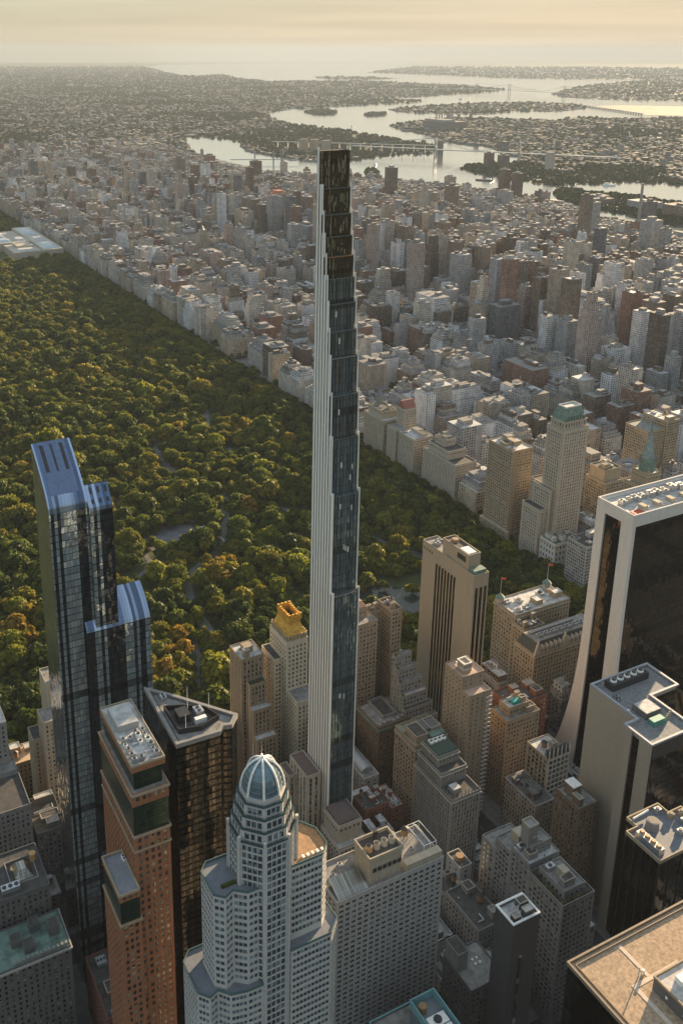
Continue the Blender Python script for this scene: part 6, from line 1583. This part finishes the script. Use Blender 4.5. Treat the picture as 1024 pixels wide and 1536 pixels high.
# ------------------------------------------------------------------ park trees: the largest 300 one by one
TONES = {'dark green': [(0, (0.0297, 0.0486, 0.0095)), (1, (0.0607, 0.081, 0.0135))], 'mid green': [(0, (0.0675, 0.0905, 0.0135)), (1, (0.108, 0.1283, 0.0162))], 'yellow green': [(0, (0.1485, 0.1647, 0.0162)), (1, (0.2025, 0.1998, 0.0189))], 'olive': [(0, (0.135, 0.1269, 0.0162)), (1, (0.1823, 0.1593, 0.0189))], 'orange tinged': [(0, (0.216, 0.1593, 0.0189)), (1, (0.2565, 0.1593, 0.0203))]}
TFOL = {k: foliage('foliage_'+k.replace(' ','_'), v) for k, v in TONES.items()}
FEAT = [(-305,505,'the round rink'),(-245,650,'the winding drive'),(-213,785,'the bend of the drive'),(-175,310,'the pond'),(-139,600,'the zoo sheds'),(-365,310,'the looping path'),(-370,430,'the small lawn'),(-530,190,'the cream slab tower'),(-400,160,'the brown stepped hotel'),(-300,190,'the twin tan tower'),(-230,190,'the striped hotel slab'),(-120,200,'the chateau hotel'),(-60,330,'the square'),(-40,460,'the pale park front'),(-480,300,'the blue roofed tower'),(-440,480,'the dark striped tower'),(-330,700,'the left meadow trees'),(-170,450,'the lower drive'),(-100,760,'the park wall'),(-430,220,'the gold roofed tower')]
SHAPES = ['rounded','broad','compact','tall','wide spreading','small','domed','conical']
def single_trees():
    u, v, w = project(TX, TY, 8.0); ok = (u > -8) & (u < 1032) & (v < 1536)
    bvm = MB()
    for b in BUILT: bvm.box(b[0],b[1],0,b[2],b[3],b[4])
    bvh = BVHTree.FromPolygons([Vector(p) for p in bvm.v], bvm.f); C = Vector(CAM)
    order = np.argsort(w/np.maximum(TS,.3)); pick = []
    for i in order:
        if not ok[i]: continue
        vis = 0
        for dx, z in ((0,13),(-4,9),(4,9)):
            P = Vector((float(TX[i])+dx, float(TY[i])-dx*.4, z*float(TS[i]))); d = C-P; L = d.length; d /= L
            vis += bvh.ray_cast(P, d, L)[0] is None
        if vis >= 2: pick.append(int(i))
        if len(pick) == 300: break
    protos = {}; rng = random.Random(31); seen = {}
    for i in pick:
        x, y, k = float(TX[i]), float(TY[i]), int(TK[i]); nz = math.sin(x*.03+1)*math.sin(y*.027)+rng.uniform(-.7,.7)
        tone = 'orange tinged' if nz > .95 else 'olive' if nz > .5 else 'yellow green' if nz > .1 else 'mid green' if nz > -.45 else 'dark green'
        if (k, tone) not in protos:
            t = bpy.data.objects.new('park_tree', None); c = bpy.data.objects.new('crown', CROWNS[k].copy()); c.data.materials.clear(); c.data.materials.append(TFOL[tone]); s = bpy.data.objects.new('trunk', TRUNKS[k])
            for o in (t,c,s): COL.objects.link(o)
            c.parent = t; s.parent = t; protos[(k,tone)] = t
        else: t = copy_tree(protos[(k,tone)])
        t.location = (x,y,0); t.rotation_euler = (0,0,float(TR[i])); t.scale = (float(TS[i]),)*3
        cand = sorted(FEAT, key=lambda f: (f[0]-x)**2+(f[1]-y)**2); lab = None
        for f in cand[:3]:
            d = math.hypot(f[0]-x, f[1]-y); uu, vv, _ = project(x,y,6); fu, fv, _ = project(f[0],f[1],6)
            rel = 'beside' if d < 28 else ('right of' if uu > fu else 'left of') if abs(uu-fu) > abs(vv-fv) else ('above' if vv < fv else 'below')
            for sz in (('large ' if TS[i] > 1.2 else 'small ' if TS[i] < .8 else '')+SHAPES[k],):
                l = '%s %s park tree %s %s' % (sz, tone, rel, f[2])
                if l not in seen: lab = l; break
            if lab: break
        if not lab: lab = '%s %s park tree %s %s' % (SHAPES[k], tone, rel, cand[0][2])
        if lab in seen:
            for q in ORDN[1:]:
                l2 = '%snearest %s' % (q, lab)
                if l2 not in seen: lab = l2; break
        seen[lab] = 1
        tag(t, lab, 'tree', 'trees of the great park')
    keep = np.ones(len(TX), bool); keep[pick] = False
    tag(scatter('park_woods', np.stack([TX,TY,TX*0],1)[keep], TS[keep], TR[keep], TK[keep], CROWNS, FOL), 'dense green and orange tinged tree canopy filling the park', 'woods', kind='stuff')
single_trees()

# ------------------------------------------------------------------ traffic
def make_car(col, name, label, cat):
    t = bpy.data.objects.new(name, None); COL.objects.link(t); OFF[t.name] = (0,0,0); tag(t, label, cat, 'traffic in the streets')
    MB().prism([(-2.25,-.9),(2.25,-.9),(2.25,.9),(-2.25,.9)],.35,.95,[(-2.2,-.85),(2.15,-.85),(2.15,.85),(-2.2,.85)]).build('body', col, t)
    c = MB().prism([(-1.5,-.8),(1.0,-.8),(1.0,.8),(-1.5,.8)],.96,1.5,[(-1.1,-.68),(.45,-.68),(.45,.68),(-1.1,.68)]).build('cabin_glass', GLASS, t); MB().box(-1.05,-.66,1.505,.4,.66,1.54).build('car_roof', col, c)
    for x in (-1.4,1.4):
        for y in (-.8,.8): w = MB(); w.bar((x,y-.12,.34),(x,y+.12,.34),.34,10); w.build('wheel', DARKM, t)
    return t
def traffic():
    rng = random.Random(61); KIN = [make_car(plain('car_'+n, c, .3, .1), 'taxi' if n == 'yellow' else 'car', n+' car', 'car') for n, c in (('yellow',(.65,.4,.02)),('black',(.02,.02,.022)),('white',(.7,.7,.7)),('silver',(.4,.41,.43)),('red',(.4,.04,.03)))]
    used = set(); seen = {}
    S = [('sixth avenue canyon', lambda: (rng.choice((-304,-298,-292,-286,-280)), rng.uniform(-60,150), math.pi/2)),
         ('fifty seventh street' if 0 else 'wide cross street', lambda: (rng.uniform(-330,-240), rng.choice((-3,0,4,8)), 0 if rng.random() < .5 else math.pi)),
         ('square by the club palace', lambda: (rng.choice((-18,-14,-10)), rng.uniform(190,330), -math.pi/2)),
         ('park side avenue', lambda: (rng.choice((-18,-14,-9)), rng.uniform(400,900), -math.pi/2)),
         ('winding park drive', lambda: (-243+rng.uniform(-2,2), rng.uniform(640,710), math.pi/2)),
         ('street below the green mansard hotel', lambda: (rng.uniform(-600,-560), rng.choice((8,12)), 0))]
    n = 0
    for si, (nm, f) in enumerate(S):
        P = []
        for q in range((16,12,12,10,4,4)[si]):
            x, y, a = f()
            if any(math.hypot(x-p[0], y-p[1]) < 5.6 for p in P): continue
            P.append((x,y)); k = rng.choice((0,0,1,1,2,3,3,4)); nmcol = ('yellow','black','white','silver','red')[k]
            t = KIN[k] if k not in used else copy_tree(KIN[k]); used.add(k)
            t.location = (x,y,.02); t.rotation_euler = (0,0,a); lab = '%s %s in the %s' % (nmcol, 'taxi' if k == 0 else 'car', nm)
            i = seen.get(lab, 0); seen[lab] = i+1; tag(t, (ORDN[min(i,9)]+'nearest ' if i else '')+lab, 'taxi' if k == 0 else 'car')
    for k in range(5):
        if k not in used:
            for c in list(KIN[k].children): 
                for d in list(c.children): bpy.data.objects.remove(d)
                bpy.data.objects.remove(c)
            bpy.data.objects.remove(KIN[k])
traffic()
# ------------------------------------------------------------------ the air
def haze(density, col, aniso):
    m = bpy.data.materials.new('haze_air'); m.use_nodes = True; nt = m.node_tree
    nt.nodes.remove(nt.nodes['Principled BSDF'])
    v = nt.nodes.new('ShaderNodeVolumePrincipled'); v.inputs['Color'].default_value = (*col,1)
    v.inputs['Density'].default_value = density; v.inputs['Anisotropy'].default_value = aniso
    nt.links.new(v.outputs[0], nt.nodes['Material Output'].inputs['Volume'])
    tag(MB().box(-46000,-46000,-3,46000,46000,640).build('haze', m), kind='stuff')
haze(0.000034, (.36,.42,.485), .05)
